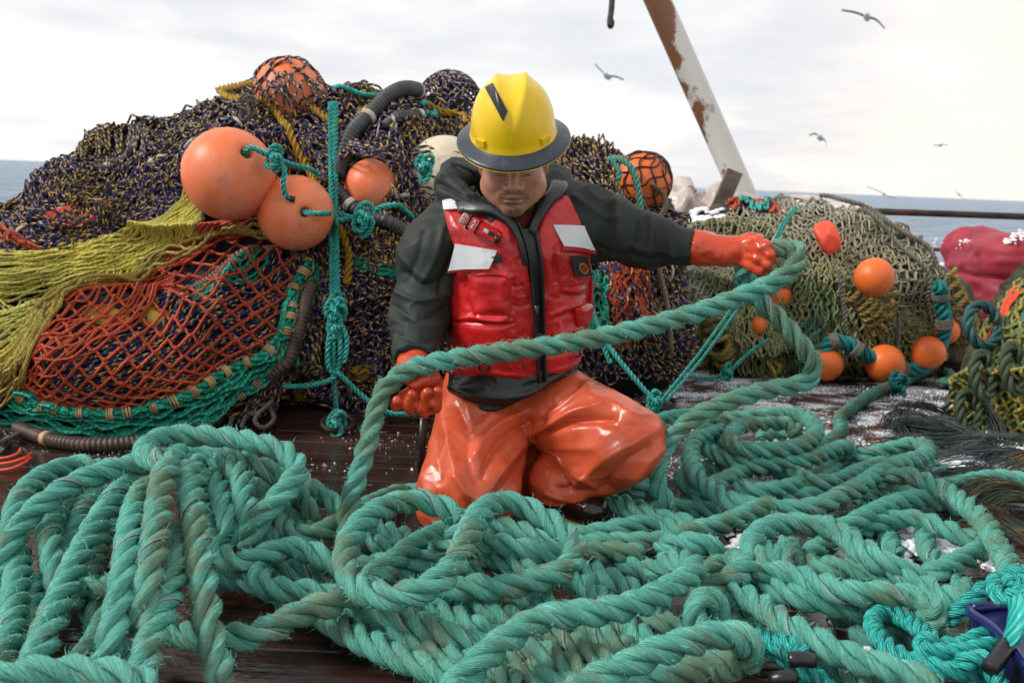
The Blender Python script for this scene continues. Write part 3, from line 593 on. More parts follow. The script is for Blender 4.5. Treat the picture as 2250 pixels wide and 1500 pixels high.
# --- jacket
def f_torso(p):
    d = sd_cone(p, D(1128, 820, 3.13), D(1140, 560, 3.05), 0.195, 0.19, ((0, 1, 0.1), 0.74))
    d = smin(d, sd_cone(p, D(1010, 520, 3.06), D(1275, 495, 3.06), 0.092, 0.088), 0.09)
    return d
S_r, E_r, W_r = D(958, 548, 3.05), D(922, 690, 3.06), D(912, 792, 2.86)
S_l, E_l, W_l = D(1300, 495, 3.05), D(1420, 528, 3.0), D(1522, 545, 2.94)
def f_jacket(p):
    d = f_torso(p)
    ar = smin(sd_cone(p, S_r, E_r, 0.095, 0.092), sd_cone(p, E_r, W_r, 0.092, 0.062), 0.04)
    al = smin(sd_cone(p, S_l, E_l, 0.096, 0.076), sd_cone(p, E_l, W_l, 0.076, 0.054), 0.05); al = smin(al, sd_cone(p, D(1225, 440, 3.10), D(1335, 482, 3.06), 0.072, 0.075), 0.06)
    ar = smin(ar, sd_cone(p, D(1000, 455, 3.10), D(938, 560, 3.07), 0.060, 0.084), 0.06); d = smin(d, al, 0.07); d = smin(d, ar, 0.03)
    # skirt and hood rolled round the neck
    d = smin(d, sd_cone(p, D(1128, 800, 3.13), D(1128, 872, 3.10), 0.195, 0.205, ((0, 1, 0.1), 0.76)), 0.05)
    pl = ((to_px_y(p)-(905-np.maximum(0, to_px_x(p)-1090)*0.50-np.maximum(0, 1050-to_px_x(p))*0.22)))*0.00135
    d = np.maximum(d, pl)
    d = smin(d, sd_cone(p, D(985, 408, 3.10), D(1030, 455, 2.99), 0.046, 0.040), 0.03)
    d = smin(d, sd_cone(p, D(1000, 378, 3.14), D(1060, 372, 3.10), 0.045, 0.04), 0.03)
    d = smin(d, sd_cone(p, D(1030, 455, 2.99), D(1082, 486, 2.93), 0.036, 0.022), 0.025)
    d = smin(d, sd_cone(p, D(1090, 400, 3.15), D(1215, 395, 3.13), 0.065, 0.055), 0.03)
    d = smin(d, sd_cone(p, D(1218, 400, 3.08), D(1218, 440, 3.0), 0.034, 0.03), 0.025)
    d = smin(d, sd_cone(p, D(1212, 450, 3.0), D(1172, 498, 2.93), 0.028, 0.02), 0.02)
    # room for the neck
    d = np.maximum(d, -sd_cone(p, D(1132, 400, 3.05), D(1137, 492, 2.87), 0.078, 0.040))
    d = np.maximum(d, -sd_cone(p, D(1134, 440, 2.9), D(1142, 500, 2.80), 0.07, 0.03))
    # sleeve ends
    wl = nrm(W_l-E_l); d = np.maximum(d, (p-W_l)@wl-0.004)
    wr = nrm(W_r-E_r); d = np.where(np.linalg.norm(p-W_r, axis=-1) < 0.13, np.maximum(d, (p-W_r)@wr), d)
    return d
def to_px_x(p): q = p-CAM; return IW/2+FPX*(q@_R)/np.maximum(q@_f, .1)
def to_px_y(p): q = p-CAM; return IH/2-FPX*(q@_U)/np.maximum(q@_f, .1)
JL = [([(1335, 450), (1330, 500), (1310, 560)], 9, -.010), ([(1352, 446), (1356, 510), (1340, 580)], 9, .009), ([(1400, 462), (1390, 520), (1380, 585)], 8, -.007), ([(1425, 470), (1432, 520), (1420, 585)], 9, .009),
      ([(1455, 478), (1445, 520), (1452, 575)], 7, -.007), ([(1480, 488), (1470, 530), (1480, 575)], 7, .007), ([(1310, 545), (1370, 560), (1440, 570)], 6, -.006), ([(1260, 430), (1320, 470), (1350, 480)], 8, .006),
      ([(885, 600), (930, 625), (985, 610)], 9, -.009), ([(868, 640), (920, 660), (985, 645)], 9, .010), ([(862, 672), (915, 700), (980, 680)], 8, -.010), ([(868, 705), (920, 722), (978, 715)], 8, .010), ([(872, 735), (920, 750), (968, 745)], 7, -.008), ([(880, 765), (920, 774), (955, 768)], 6, .008),
      ([(975, 500), (960, 560), (930, 620)], 9, .008), ([(1000, 540), (985, 590), (965, 640)], 8, -.010), ([(930, 510), (915, 570), (890, 620)], 9, -.006),
      ([(965, 405), (1000, 420), (1035, 440)], 6, -.012), ([(975, 385), (1010, 395), (1045, 425)], 6, .012), ([(985, 440), (1015, 452), (1060, 470)], 5, -.010), ([(1000, 362), (1030, 380), (1050, 400)], 6, -.012), ([(1010, 415), (1040, 445), (1080, 470)], 5, .010),
      ([(985, 850), (1060, 872), (1150, 868), (1230, 830)], 8, .008), ([(980, 868), (1060, 892), (1140, 885), (1220, 850)], 6, -.007), ([(1150, 840), (1200, 820), (1280, 790)], 7, .007), ([(1190, 850), (1240, 830), (1290, 800)], 5, -.007)]
def ridged(p, s, k=3.0): return (1-np.abs(vnoise(p+1.3*np.stack([vnoise(p*.7, s+1), vnoise(p*.7, s+2), vnoise(p*.7, s+3)], -1), s)))**k
def jd(V, N): return 1.25*crease(V, N, JL)+0.0015*fbm(V*np.array([14, 14, 22]), 4, 3)+0.006*ridged(V*np.array([6, 6, 10.]), 8, 5)+.0022*ridged(V*np.array([17, 17, 22.]), 18, 5)-0.003
jk = solid2('jacket', 'jacket_cloth', f_jacket, np.minimum.reduce([D(840, 340, 2.7), D(840, 930, 2.7)])-0.02*np.array([1, 0, 1]), np.array([D(1560, 500, 3.1)[0], 3.42, D(1100, 320, 3.0)[2]]), 0.0055, PER, jd)
# --- trousers
K_r = D(1032, 1085, 2.93); K_r[2] = 0.15
def f_trous(p):
    d = sd_cone(p, D(1075, 865, 3.20), D(1030, 1075, 2.92), 0.150, 0.152)
    d = smin(d, sd_cone(p, D(1030, 1088, 2.93), D(1060, 1060, 3.55), 0.135, 0.09), 0.05)
    d = smin(d, sd_ell(p, D(1010, 1120, 2.90), (0.125, 0.10, 0.075)), 0.04)
    e = sd_cone(p, D(1190, 880, 3.17), D(1375, 962, 2.92), 0.150, 0.108)
    e = smin(e, sd_ell(p, D(1425, 975, 2.90), (0.055, 0.075, 0.075)), 0.05)
    e = smin(e, sd_cone(p, D(1370, 985, 2.92), D(1248, 1045, 3.06), 0.10, 0.095), 0.05)
    e = smin(e, sd_cone(p, D(1360, 1010, 2.94), D(1222, 1075, 3.02), 0.075, 0.082), 0.04); e = smin(e, sd_cone(p, D(1225, 1060, 3.03), D(1228, 1100, 3.02), 0.084, 0.074), 0.03)
    d = smin(d, e, 0.03); d = smin(d, sd_cone(p, D(1170, 930, 3.24), D(1165, 1060, 3.26), .09, .10), .03)
    d = smin(d, sd_ell(p, D(1128, 850, 3.2), (0.20, 0.15, 0.14)), 0.05)
    d = np.maximum(d, 0.012-p[..., 2])
    ank = (D(1235, 1097, 3.02)[2]-p[..., 2]); d = np.where((p[..., 0] > D(1175, 1100, 3.0)[0]), np.maximum(d, ank), d)
    return d
TL = [([(1150, 905), (1100, 930), (1065, 960), (1045, 1000)], 11, .013), ([(1160, 930), (1110, 960), (1075, 1000), (1060, 1050)], 9, -.013), ([(1166, 958), (1125, 1005), (1085, 1055), (1060, 1100)], 12, .016), ([(1160, 985), (1130, 1040), (1095, 1090)], 9, -.013), ([(1150, 1020), (1128, 1080), (1110, 1120)], 10, .010),
      ([(972, 895), (985, 960), (998, 1025), (1018, 1085)], 13, .010), ([(950, 900), (955, 970), (965, 1050)], 12, -.008), ([(1010, 900), (1030, 950), (1030, 1010), (1045, 1060)], 11, -.009), ([(940, 960), (930, 1040), (940, 1110)], 8, .007), ([(1085, 905), (1060, 930), (1030, 945)], 8, .007), ([(1000, 1050), (1040, 1095), (1090, 1125)], 9, .008), ([(960, 1090), (1000, 1120), (1050, 1135)], 8, -.008),
      ([(1133, 908), (1161, 939), (1169, 970), (1223, 1004), (1236, 1042), (1270, 1062)], 3.2, .006),
      ([(1172, 967), (1200, 950), (1240, 932), (1300, 920), (1345, 914)], 8, -.018), ([(1178, 950), (1215, 930), (1260, 905), (1320, 890)], 10, .013), ([(1190, 930), (1200, 905), (1235, 880), (1270, 850)], 8, -.012), ([(1195, 915), (1225, 895), (1262, 868), (1290, 845)], 8, .011),
      ([(1440, 945), (1395, 970), (1345, 998), (1310, 1025), (1275, 1055)], 12, .015), ([(1420, 985), (1370, 1015), (1330, 1060)], 9, -.012), ([(1180, 985), (1240, 985), (1300, 985)], 12, .006), ([(1450, 985), (1410, 1030), (1370, 1070)], 10, .012), ([(1190, 1010), (1225, 1030), (1250, 1070)], 9, -.015), ([(1260, 1040), (1290, 1050), (1310, 1075)], 8, .010), ([(1340, 1070), (1290, 1078), (1230, 1075)], 8, -.010), ([(1200, 1085), (1240, 1098), (1280, 1095)], 7, .008), ([(1300, 870), (1360, 890), (1420, 940)], 12, .007), ([(1330, 930), (1390, 935), (1430, 950)], 9, -.006)]
def td(V, N): return 1.35*crease(V, N, TL)+0.003*fbm(V*11, 21, 3)+0.006*ridged(V*np.array([6., 6, 5]), 31, 6)+.0015*ridged(V*19, 33, 4)-0.002
solid('trousers', 'trouser_rubber', f_trous, (D(895, 1000, 2.9)[0]-.02, 2.66, -0.005), (D(1480, 1000, 2.9)[0]+.02, 3.66, D(1100, 790, 3.2)[2]), 0.0055, PER, td)
# --- boot
B0, B1 = D(1205, 1118, 3.05), D(1300, 1135, 2.93); B0[2] = 0.055; B1[2] = 0.05
bd = nrm((B1-B0)*np.array([1, 1, 0]))
def f_boot(p):
    d = sd_cone(p, B0+[0, 0, .01], B1+[0, 0, .008], 0.056, 0.055); d = smin(d, sd_cone(p, B0+np.array([0, 0, .01]), B0+np.array([.015, -.015, .05]), 0.047, 0.050), 0.03)
    return np.maximum(d, 0.026-p[..., 2])
bt = solid('boot', 'boot_rubber', f_boot, B0-np.array([.08, .22, .06]), B1+np.array([.1, .2, .25]), 0.0055, PER)
def f_sole(p):
    q = p.copy(); q[..., 2] = 0.05; d = np.minimum(sd_cone(q, B0*[1, 1, 0]+[0, 0, .05], B1*[1, 1, 0]+[0, 0, .05], 0.060, 0.061), 9)
    return np.maximum(d, np.abs(p[..., 2]-0.016)-0.0135)
solid('sole', 'boot_sole', f_sole, B0-np.array([.09, .25, .06]), B1+np.array([.1, .2, .05]), 0.0055, bt, band=.02)
# --- head
HC = D(1128, 357, 2.925); hp = math.radians(29); HS = 1.15
hf = math.cos(hp)*TOC-math.sin(hp)*UPC; hu = math.cos(hp)*UPC+math.sin(hp)*TOC; hr = RTC*math.cos(0.05)+hu*0.0
HM = np.stack([RTC, hf, hu], 1)                        # columns: right, face, up
def loc(p): return ((p-HC)@HM)/HS
def f_head_l(q):
    d = sd_ell(q, (0, -.012, .05), (.077, .096, .09))
    d = smin(d, sd_ell(q, (0, .022, -.012), (.069, .070, .085)), .03)
    d = smin(d, sd_cone(q, (-.046, .018, -.055), (-.004, .056, -.086), .037, .027), .03); d = smin(d, sd_cone(q, (.046, .018, -.055), (.004, .056, -.086), .037, .027), .03)
    for s in (-1, 1):
        d = smin(d, sd_ell(q, (s*.040, .058, -.028), (.030, .026, .030)), .02)
        d = np.maximum(d, -(sd_ell(q, (s*.031, .098, .020), (.019, .016, .011))-.0)) if False else d
        d = smin(d, -smin(-d, sd_ell(q, (s*.031, .096, .010), (.018, .014, .012)), .012), .001)
        d = smin(d, sd_ell(q, (s*.031, .074, .007), (.0160, .0135, .0115)), .004)
        d = smin(d, sd_ell(q, (s*.080, -.008, -.005), (.009, .019, .032)), .006)
    for s in (-1, 1): d = smin(d, sd_ell(q, (s*.030, .042, -.064), (.030, .032, .028)), .02)
    d = smin(d, sd_cone(q, (-.03, .078, .042), (.03, .078, .042), .013, .013), .015)
    d = smin(d, sd_cone(q, (0, .080, .022), (0, .110, -.026), .0085, .0135), .010)
    for s in (-1, 1):
        d = smin(d, sd_ell(q, (s*.0155, .098, -.031), (.0105, .012, .0095)), .006)
        d = -smin(-d, sd_ell(q, (s*.0085, .106, -.0415), (.0055, .008, .0045)), .003)
    d = smin(d, sd_ell(q, (0, .076, -.058), (.036, .017, .020)), .014)
    d = smin(d, sd_ell(q, (0, .0885, -.0585), (.025, .0075, .0055)), .006)
    d = smin(d, sd_ell(q, (0, .0875, -.0695), (.021, .0085, .0068)), .006)
    d = -smin(-d, sd_ell(q, (0, .096, -.0638), (.0275, .010, .0016)), .003)
    d = -smin(-d, sd_ell(q, (0, .092, -.0815), (.020, .008, .004)), .008)
    d = smin(d, sd_ell(q, (0, .066, -.097), (.023, .020, .017)), .015)
    d = smin(d, sd_cone(q, (0, -.02, -.05), (0, -.045, -.19), .056, .062), .03)
    return d
V, F = surface(lambda p: f_head_l(loc(p))*HS, HC-0.27, HC+0.22, 0.0034, 0.02)
b = MB(); b.add(V, F); hd = b.build('head', 'skin', parent=PER)
q = loc(V); fr = q[:, 1] > 0.03
def g(c, r): return np.exp(-np.sum(((q-np.array(c))/np.array(r))**2, 1))
lip = np.clip(g((0, .09, -.0580), (.021, .03, .0050))+g((0, .09, -.0698), (.018, .03, .0062)), 0, 1)*fr
arch = -.0475-9.0*q[:, 0]**2
mou = 1.5*np.exp(-((q[:, 2]-arch)/.0065)**2)*np.clip((.040-np.abs(q[:, 0]))/.008, 0, 1)*(0.45+0.55*np.clip(np.abs(q[:, 0])/.02, 0, 1))+.8*g((.031, .08, -.062), (.006, .05, .010))+.8*g((-.031, .08, -.062), (.006, .05, .010))
goat = 1.1*g((0, .08, -.092), (.020, .06, .013))+.35*g((0, .06, -.105), (.05, .06, .02)); side = .45*(np.abs(q[:, 0]) > .066)*np.clip((.02+q[:, 2])/.02, 0, 1)*(q[:, 1] > -.0)
brow = g((.031, .09, .034), (.02, .04, .0055))+g((-.031, .09, .034), (.02, .04, .0055))+1.4*g((.031, .09, -.0035), (.014, .03, .0024))+1.4*g((-.031, .09, -.0035), (.014, .03, .0024))
hair = np.clip((mou+goat)*fr*(1-lip)+side+brow*fr, 0, 1); red = np.clip(g((.045, .06, -.02), (.02, .05, .02))+g((-.045, .06, -.02), (.02, .05, .02))+.8*g((0, .10, -.028), (.014, .03, .012))+g((.085, 0, 0), (.02, .05, .05))+g((-.085, 0, 0), (.02, .05, .05)), 0, 1)
for nm, a_ in (('lip', lip), ('hair', hair), ('red', red)):
    at = hd.data.attributes.new(nm, 'FLOAT', 'POINT'); at.data.foreach_set('value', a_.astype(float))
# --- shirt seen in the collar
b = MB(); b.ball(D(1142, 505, 2.965), (.05, .035, .07), 14, 10); b.build('shirt', 'shirt_red', parent=PER)
# --- hard hat
ht = math.radians(37); CH = D(1128, 293, 2.86)
ha = math.cos(ht)*UPC+math.sin(ht)*TOC; hfw = math.cos(ht)*TOC-math.sin(ht)*UPC
hr2 = RTC*math.cos(.05)+np.cross(RTC, hfw)*0; hrx = math.cos(.045)*RTC+math.sin(.045)*ha; hax = -math.sin(.045)*RTC+math.cos(.045)*ha
HW = np.stack([hrx, hfw, hax], 1)
def hat(q): return CH+np.asarray(q)@HW.T
nu, nv = 72, 40; th = np.linspace(0, 2*np.pi, nu+1); ph = np.linspace(0, np.pi/2, nv)[:, None]
def crown_pt(th, ph, off=0.0):
    cx = np.cos(ph)**0.72*np.sin(th); cy = np.cos(ph)**0.72*np.cos(th); z = np.sin(ph)**0.95
    P = np.stack(np.broadcast_arrays(cx*(.120+off), cy*(.142+off), z*(.158+off)), -1)
    X, Yc, Z = P[..., 0], P[..., 1], P[..., 2]
    s = np.clip((Z-.05)/.10, 0, 1)*np.clip((Yc+.10)/.06, 0, 1)
    gap = .012+.026*np.clip((Z-.06)/.09, 0, 1)
    r = np.exp(-((np.abs(X)-gap)/.012)**2)*.011*s-np.exp(-(X/.014)**2)*.004*s
    r = r+.004*np.exp(-((Z-.0)/.012)**2)
    return P+nrm(P)*r[..., None]
hg = crown_pt(th[None], ph); b = MB(); b.grid(hat(hg), flip=True); hh_ = b.build('hard_hat', 'hat_yellow', parent=PER)
b = MB(); rr_ = np.array([.985, 1.0, 1.03, 1.10, 1.2, 1.29, 1.335, 1.345, 1.335, 1.28, 1.1, .97]); zz_ = np.array([.012, .006, .003, -.002, -.008, -.014, -.017, -.021, -.024, -.022, -.016, -.006])
G = np.stack([np.stack([.120*rr_*np.sin(a_), .142*(1+(rr_-1)*.86)*np.cos(a_), zz_+.018*(np.abs(np.sin(a_))**2)*np.clip(rr_-1, 0, 1)-.01*np.cos(a_)**2*np.clip(rr_-1, 0, 1)], -1) for a_ in th], 1)
b.grid(hat(G)); b.build('brim', 'hat_brim', parent=hh_)
b = MB(); rim = np.stack([.120*1.338*np.sin(th), .142*(1+.338*.86)*np.cos(th), -.0245+.018*.338*np.sin(th)**2-.0034*np.cos(th)**2], -1); b.tube(hat(rim), .0009, 6, cap=False); b.build('brim_edge', 'hat_yellow', parent=hh_)
for s in (-1, 1):
    b = MB(); a_ = s*0.80; c0 = crown_pt(np.array([a_]), np.array([0.13]))[0]
    Mx = HW@np.array([[math.cos(a_), math.sin(a_), 0], [-math.sin(a_), math.cos(a_), 0], [0, 0, 1]]); b.box(hat(c0*1.0), (.030, .016, .019), Mx); b.build('slot_lug', 'hat_yellow', parent=hh_, smooth=False)
# black tape stuck on the crown
crn = hat(hg).reshape(-1, 3); cpx = to_px(crn); cn = nrm(hg.reshape(-1, 3))@HW.T; ok = np.sum(cn*nrm(crn-CAM), 1) < 0
def stick_hat(quad, nu_, nv_, off):
    g_ = evalpatch(np.array([[quad[0], quad[1]], [quad[3], quad[2]]], float), *np.meshgrid(np.linspace(0, 1, nu_), np.linspace(0, 1, nv_), indexing='ij'))
    d_ = np.linalg.norm(g_[..., None, :]-cpx[ok], axis=-1); i_ = np.argsort(d_, -1)[..., :4]; w_ = 1/(np.take_along_axis(d_, i_, -1)+.5)**2; w_ /= w_.sum(-1, keepdims=True)
    dep = np.sum(((crn[ok]-CAM)@_f)[i_]*w_, -1); nn_ = nrm(np.sum(cn[ok][i_]*w_[..., None], -2)); return CAM+rays(g_)*dep[..., None]+nn_*off
G = stick_hat([(1066, 194), (1083, 184), (1116, 246), (1106, 268)], 22, 7, .0035)
b = MB(); b.grid(G, flip=True); b.build('black_tape', 'tape_black', parent=hh_)
# --- work vest: panels lie over the chest, with pockets, flaps, zip and beacon
VL = [([(1040, 600), (1080, 596), (1125, 600)], 9, .010), ([(1035, 605), (1036, 650), (1050, 690)], 7, -.007), ([(1128, 600), (1132, 650), (1122, 692)], 7, -.007), ([(1052, 685), (1090, 697), (1125, 688)], 7, .010), ([(1050, 704), (1090, 712), (1130, 703)], 6, -.012), ([(1060, 640), (1090, 660), (1115, 650)], 22, .008),
      ([(1000, 700), (1060, 692), (1140, 702)], 5, .010), ([(1000, 712), (1060, 705), (1130, 715)], 4, -.009), ([(1010, 735), (1060, 742), (1120, 725)], 7, .011), ([(1020, 752), (1070, 758), (1130, 742)], 6, -.010), ([(1005, 770), (1060, 778), (1140, 770)], 8, .008), ([(1120, 705), (1128, 730), (1110, 760)], 5, .008),
      ([(1130, 560), (1140, 600), (1148, 650)], 5, -.004), ([(1105, 620), (1140, 625), (1160, 615)], 4, -.004), ([(1110, 640), (1145, 648), (1165, 640)], 4, .004), ([(1120, 665), (1145, 668), (1168, 662)], 4, -.004), ([(1000, 640), (1015, 670), (1010, 700)], 6, .006), ([(1090, 570), (1115, 600), (1140, 610)], 5, .005),
      ([(1212, 550), (1211, 600), (1214, 628)], 5, -.008), ([(1220, 628), (1255, 634), (1285, 622)], 6, .011), ([(1216, 640), (1255, 646), (1290, 636)], 5, -.011), ([(1290, 560), (1291, 600), (1288, 625)], 5, -.007), ([(1225, 600), (1245, 612), (1255, 628)], 5, .009), ([(1275, 600), (1266, 615), (1258, 628)], 5, .009), ([(1240, 590), (1258, 600), (1270, 605)], 16, .007),
      ([(1195, 690), (1230, 672), (1300, 655)], 5, .009), ([(1195, 702), (1230, 686), (1298, 668)], 4, -.009), ([(1200, 730), (1240, 722), (1290, 715)], 9, .009), ([(1205, 748), (1245, 742), (1285, 735)], 5, -.009), ([(1215, 690), (1218, 715), (1212, 740)], 5, .007), ([(1195, 560), (1200, 620), (1198, 680)], 5, .004), ([(1195, 640), (1215, 650), (1240, 648)], 4, -.005),
      ([(990, 800), (1060, 812), (1165, 822)], 6, .006), ([(1195, 815), (1240, 800), (1280, 780)], 6, .006), ([(1185, 780), (1230, 770), (1280, 755)], 5, -.006)]
def drape(ctrl, nu, nv, off, f=f_torso, lines=None, puff=0.0, edge=0.0, noise=0.0):
    u, v = np.meshgrid(np.linspace(0, 1, nu), np.linspace(0, 1, nv), indexing='ij'); g_ = evalpatch(np.array(ctrl, float), u, v)
    P, ok = hit(f, g_, 1.8, 3.6, 60); N, _ = grad(f, P.reshape(-1, 3)); N = N.reshape(P.shape)
    e = np.minimum(np.minimum(u, 1-u)/0.5, np.minimum(v, 1-v)/0.5); rim = np.clip(e/max(edge, 1e-6), 0, 1) if edge else 1.0
    d = off+puff*np.sqrt(np.clip(e*2.5, 0, 1))
    if lines: d = d+crease(P.reshape(-1, 3), N.reshape(-1, 3), lines, g_.reshape(-1, 2)).reshape(u.shape)
    if noise: d = d+noise*fbm(P*24, 5, 3)
    return P+N*(d*1.0)[..., None]*(rim if edge else 1.0)[..., None] if edge else P+N*d[..., None], N, g_
def shell(G, N, thick):                               # closed slab: outer face plus rim turned inwards
    b = MB(); b.grid(G, flip=True); I = G-N*thick; b.grid(I)
    for A_, B_ in ((G[0], I[0]), (I[-1], G[-1]), (I[:, 0], G[:, 0]), (G[:, -1], I[:, -1])): b.grid(np.stack([A_, B_]), flip=True)
    return b
def vest_part(name, mat, ctrl, nu, nv, off, thick, parent, **k):
    G, N, g_ = drape(ctrl, nu, nv, off, **k); b = shell(G, N, thick); return b.build(name, mat, parent=parent), G, N
vl, GL, NL = vest_part('vest', 'vest_cloth', [[(975, 447), (1018, 470), (1075, 476), (1112, 482)], [(990, 505), (1040, 520), (1100, 528), (1144, 530)], [(1010, 570), (1060, 580), (1110, 590), (1160, 600)], [(1000, 650), (1060, 660), (1120, 665), (1168, 672)], [(990, 745), (1060, 750), (1120, 755), (1173, 765)], [(984, 818), (1050, 826), (1120, 832), (1178, 834)]], 130, 80, .016, .03, PER, lines=VL, puff=.010, noise=.0034)
vr, GR, NR = vest_part('vest', 'vest_cloth', [[(1186, 480), (1205, 452), (1225, 434), (1240, 428)], [(1178, 525), (1210, 510), (1250, 500), (1277, 500)], [(1184, 595), (1220, 590), (1260, 585), (1298, 575)], [(1188, 672), (1220, 670), (1260, 668), (1301, 660)], [(1190, 760), (1220, 755), (1255, 745), (1288, 730)], [(1190, 828), (1215, 820), (1245, 805), (1275, 790)]], 120, 60, .016, .03, PER, lines=VL, puff=.010, noise=.0034)
vl['label'] = 'red work vest panel carrying the beacon'; vr['label'] = 'red work vest panel carrying the round emblem'
# zip: black placket, two rows of teeth, slider
vest_part('zip_placket', 'zip_black', [[(1140, 505), (1160, 505), (1180, 500)], [(1155, 550), (1168, 550), (1183, 545)], [(1163, 600), (1174, 600), (1188, 595)], [(1168, 680), (1178, 680), (1190, 675)], [(1174, 770), (1182, 770), (1192, 765)], [(1178, 836), (1185, 836), (1192, 832)]], 60, 8, .013, .02, PER)
for ln in ([(1112, 468), (1134, 490), (1147, 518), (1157, 552), (1165, 596), (1169, 656), (1175, 760), (1180, 832)], [(1171, 503), (1180, 540), (1186, 594), (1187, 656), (1189, 760), (1190, 830)]):
    L = catmull(np.column_stack([np.array(ln, float), np.zeros(len(ln))]), 5.0)[:, :2]; P, _ = hit(f_torso, L, 1.8, 3.6, 60); N, _ = grad(f_torso, P)
    b = MB(); b.tube(P+N*.030, .0055, 6, squash=0.7); zr = b.build('zip_edge', 'zip_black', parent=PER)
    L2 = catmull(P+N*.036, .0075); b = MB()
    for k, p in enumerate(L2): b.ball(p, (.0032, .0032, .0016), 6, 4)
    b.build('zip_teeth', 'zip_black', parent=zr, kind='stuff')
P, _ = hit(f_torso, np.array([(1178., 660.), (1180., 690.)]), 1.8, 3.6, 60); b = MB(); b.box((P[0]+P[1])/2+np.array([0, -.040, 0]), (.014, .008, .022)); b.tube(np.stack([P[0]+[0, -.044, -.01], P[1]+[.001, -.047, -.014]]), .0042, 6); b.build('zip_slider', 'tape_black', parent=PER)
# collar facings of the jacket lying over the vest
vest_part('collar', 'jacket_wet', [[(1008, 452), (1016, 478)], [(1050, 462), (1050, 482)], [(1085, 463), (1080, 482)], [(1112, 474), (1104, 492)], [(1134, 496), (1124, 510)], [(1150, 535), (1140, 545)], [(1158, 575), (1150, 580)]], 50, 8, .038, .02, PER, puff=.008)
vest_part('collar', 'jacket_wet', [[(1202, 402), (1246, 410)], [(1204, 428), (1240, 436)], [(1186, 452), (1208, 462)], [(1168, 480), (1186, 492)], [(1160, 510), (1172, 520)]], 40, 12, .034, .025, PER, puff=.008)
b = MB(); P, _ = hit(f_torso, np.array([(1022., 461.)]), 1.8, 3.6, 60); b.ball(P[0]+[0, -.056, 0], (.008, .003, .008), 10, 6); b.build('snap_button', 'jacket_wet', parent=PER)
# reflective flaps with red hems
def flap(quad, hem, par, lift=.012):
    q_ = [[quad[0], quad[1]], [quad[3], quad[2]]]; G, N, _ = drape(q_, 14, 18, .030); v_ = np.linspace(0, 1, 14)[:, None, None]
    G = G+N*(lift*v_**1.3); h = shell(G, N, .006).build('pocket_flap', 'tape_reflective', parent=par)
    q2 = [[(quad[3][0]-1, quad[3][1]-3), (quad[2][0]+1, quad[2][1]-3)], [(quad[3][0]-2, quad[3][1]+hem), (quad[2][0]+2, quad[2][1]+hem)]]
    G2, N2, _ = drape(q2, 4, 18, .029+lift*.8); shell(G2, N2, .006).build('flap_hem', 'vest_cloth', parent=par)
flap([(1008, 534), (1097, 549), (1084, 583), (1001, 580)], 6, vl); flap([(1209, 499), (1277, 498), (1292, 538), (1227, 539)], 7, vr)
G, N, _ = drape([[(980, 450), (1013, 447)], [(985, 475), (1017, 472)]], 8, 10, .031); shell(G, N, .005).build('reflective_tape', 'tape_reflective', parent=vl)
G, N, _ = drape([[(1086, 562), (1106, 556)], [(1087, 576), (1107, 572)]], 5, 6, .034); shell(G, N, .005).build('strap', 'zip_black', parent=vl)
# bellows pocket at lower side
def pocket(ctrl, off, par, puff): G, N, _ = drape(ctrl, 26, 26, off, puff=puff, noise=.004); return shell(G, N, .03).build('pocket', 'vest_cloth', parent=par)
pocket([[(1247, 672), (1301, 654)], [(1252, 714), (1292, 698)]], .034, vr, .014)
pocket([[(1034, 592), (1126, 596)], [(1050, 692), (1124, 690)]], .026, vl, .012)
pocket([[(1213, 548), (1288, 548)], [(1218, 632), (1284, 624)]], .024, vr, .010)
pocket([[(1004, 702), (1136, 704)], [(1006, 762), (1134, 762)]], .024, vl, .012)
# emblem patch
G, N, g_ = drape([[(1239, 557), (1273, 554)], [(1244, 598), (1276, 595)]], 8, 8, .042); ptc = shell(G, N, .004).build('emblem_patch', 'patch_black', parent=vr)
cP, cN = G[4, 4], N[4, 4]; ex = nrm(G[4, 7]-G[4, 0]); ey = nrm(G[0, 4]-G[7, 4])
def disc_pts(r, a): return cP+cN*.002+np.outer(np.cos(a)*r, ex)+np.outer(np.sin(a)*r, ey)
a_ = np.linspace(0, 2*np.pi, 40); b = MB(); b.tube(disc_pts(.0185+.0012*np.cos(a_*12), a_), .0016, 6, cap=False); b.tube(disc_pts(.0135, a_), .0007, 5, cap=False)
for k in range(14): b.ball(disc_pts(.0162, np.array([k*.449]))[0], .0013, 6, 4)
b.build('emblem_ring', 'patch_gold', parent=ptc, kind='stuff') if False else b.build('emblem_ring', 'patch_gold', parent=vr)
b = MB()
for cx, cy, rx, ry in ((-.004, .005, .005, .004), (.005, .004, .004, .005), (-.005, -.004, .004, .005), (.002, -.006, .006, .003), (.0, .0, .003, .003)):
    Mx = np.stack([ex, ey, cN], 1); b.ball(cP+cN*.002+ex*cx+ey*cy, (rx, ry, .0012), 8, 4, M=Mx)
b.build('emblem_motif', 'beacon_red', parent=vr)
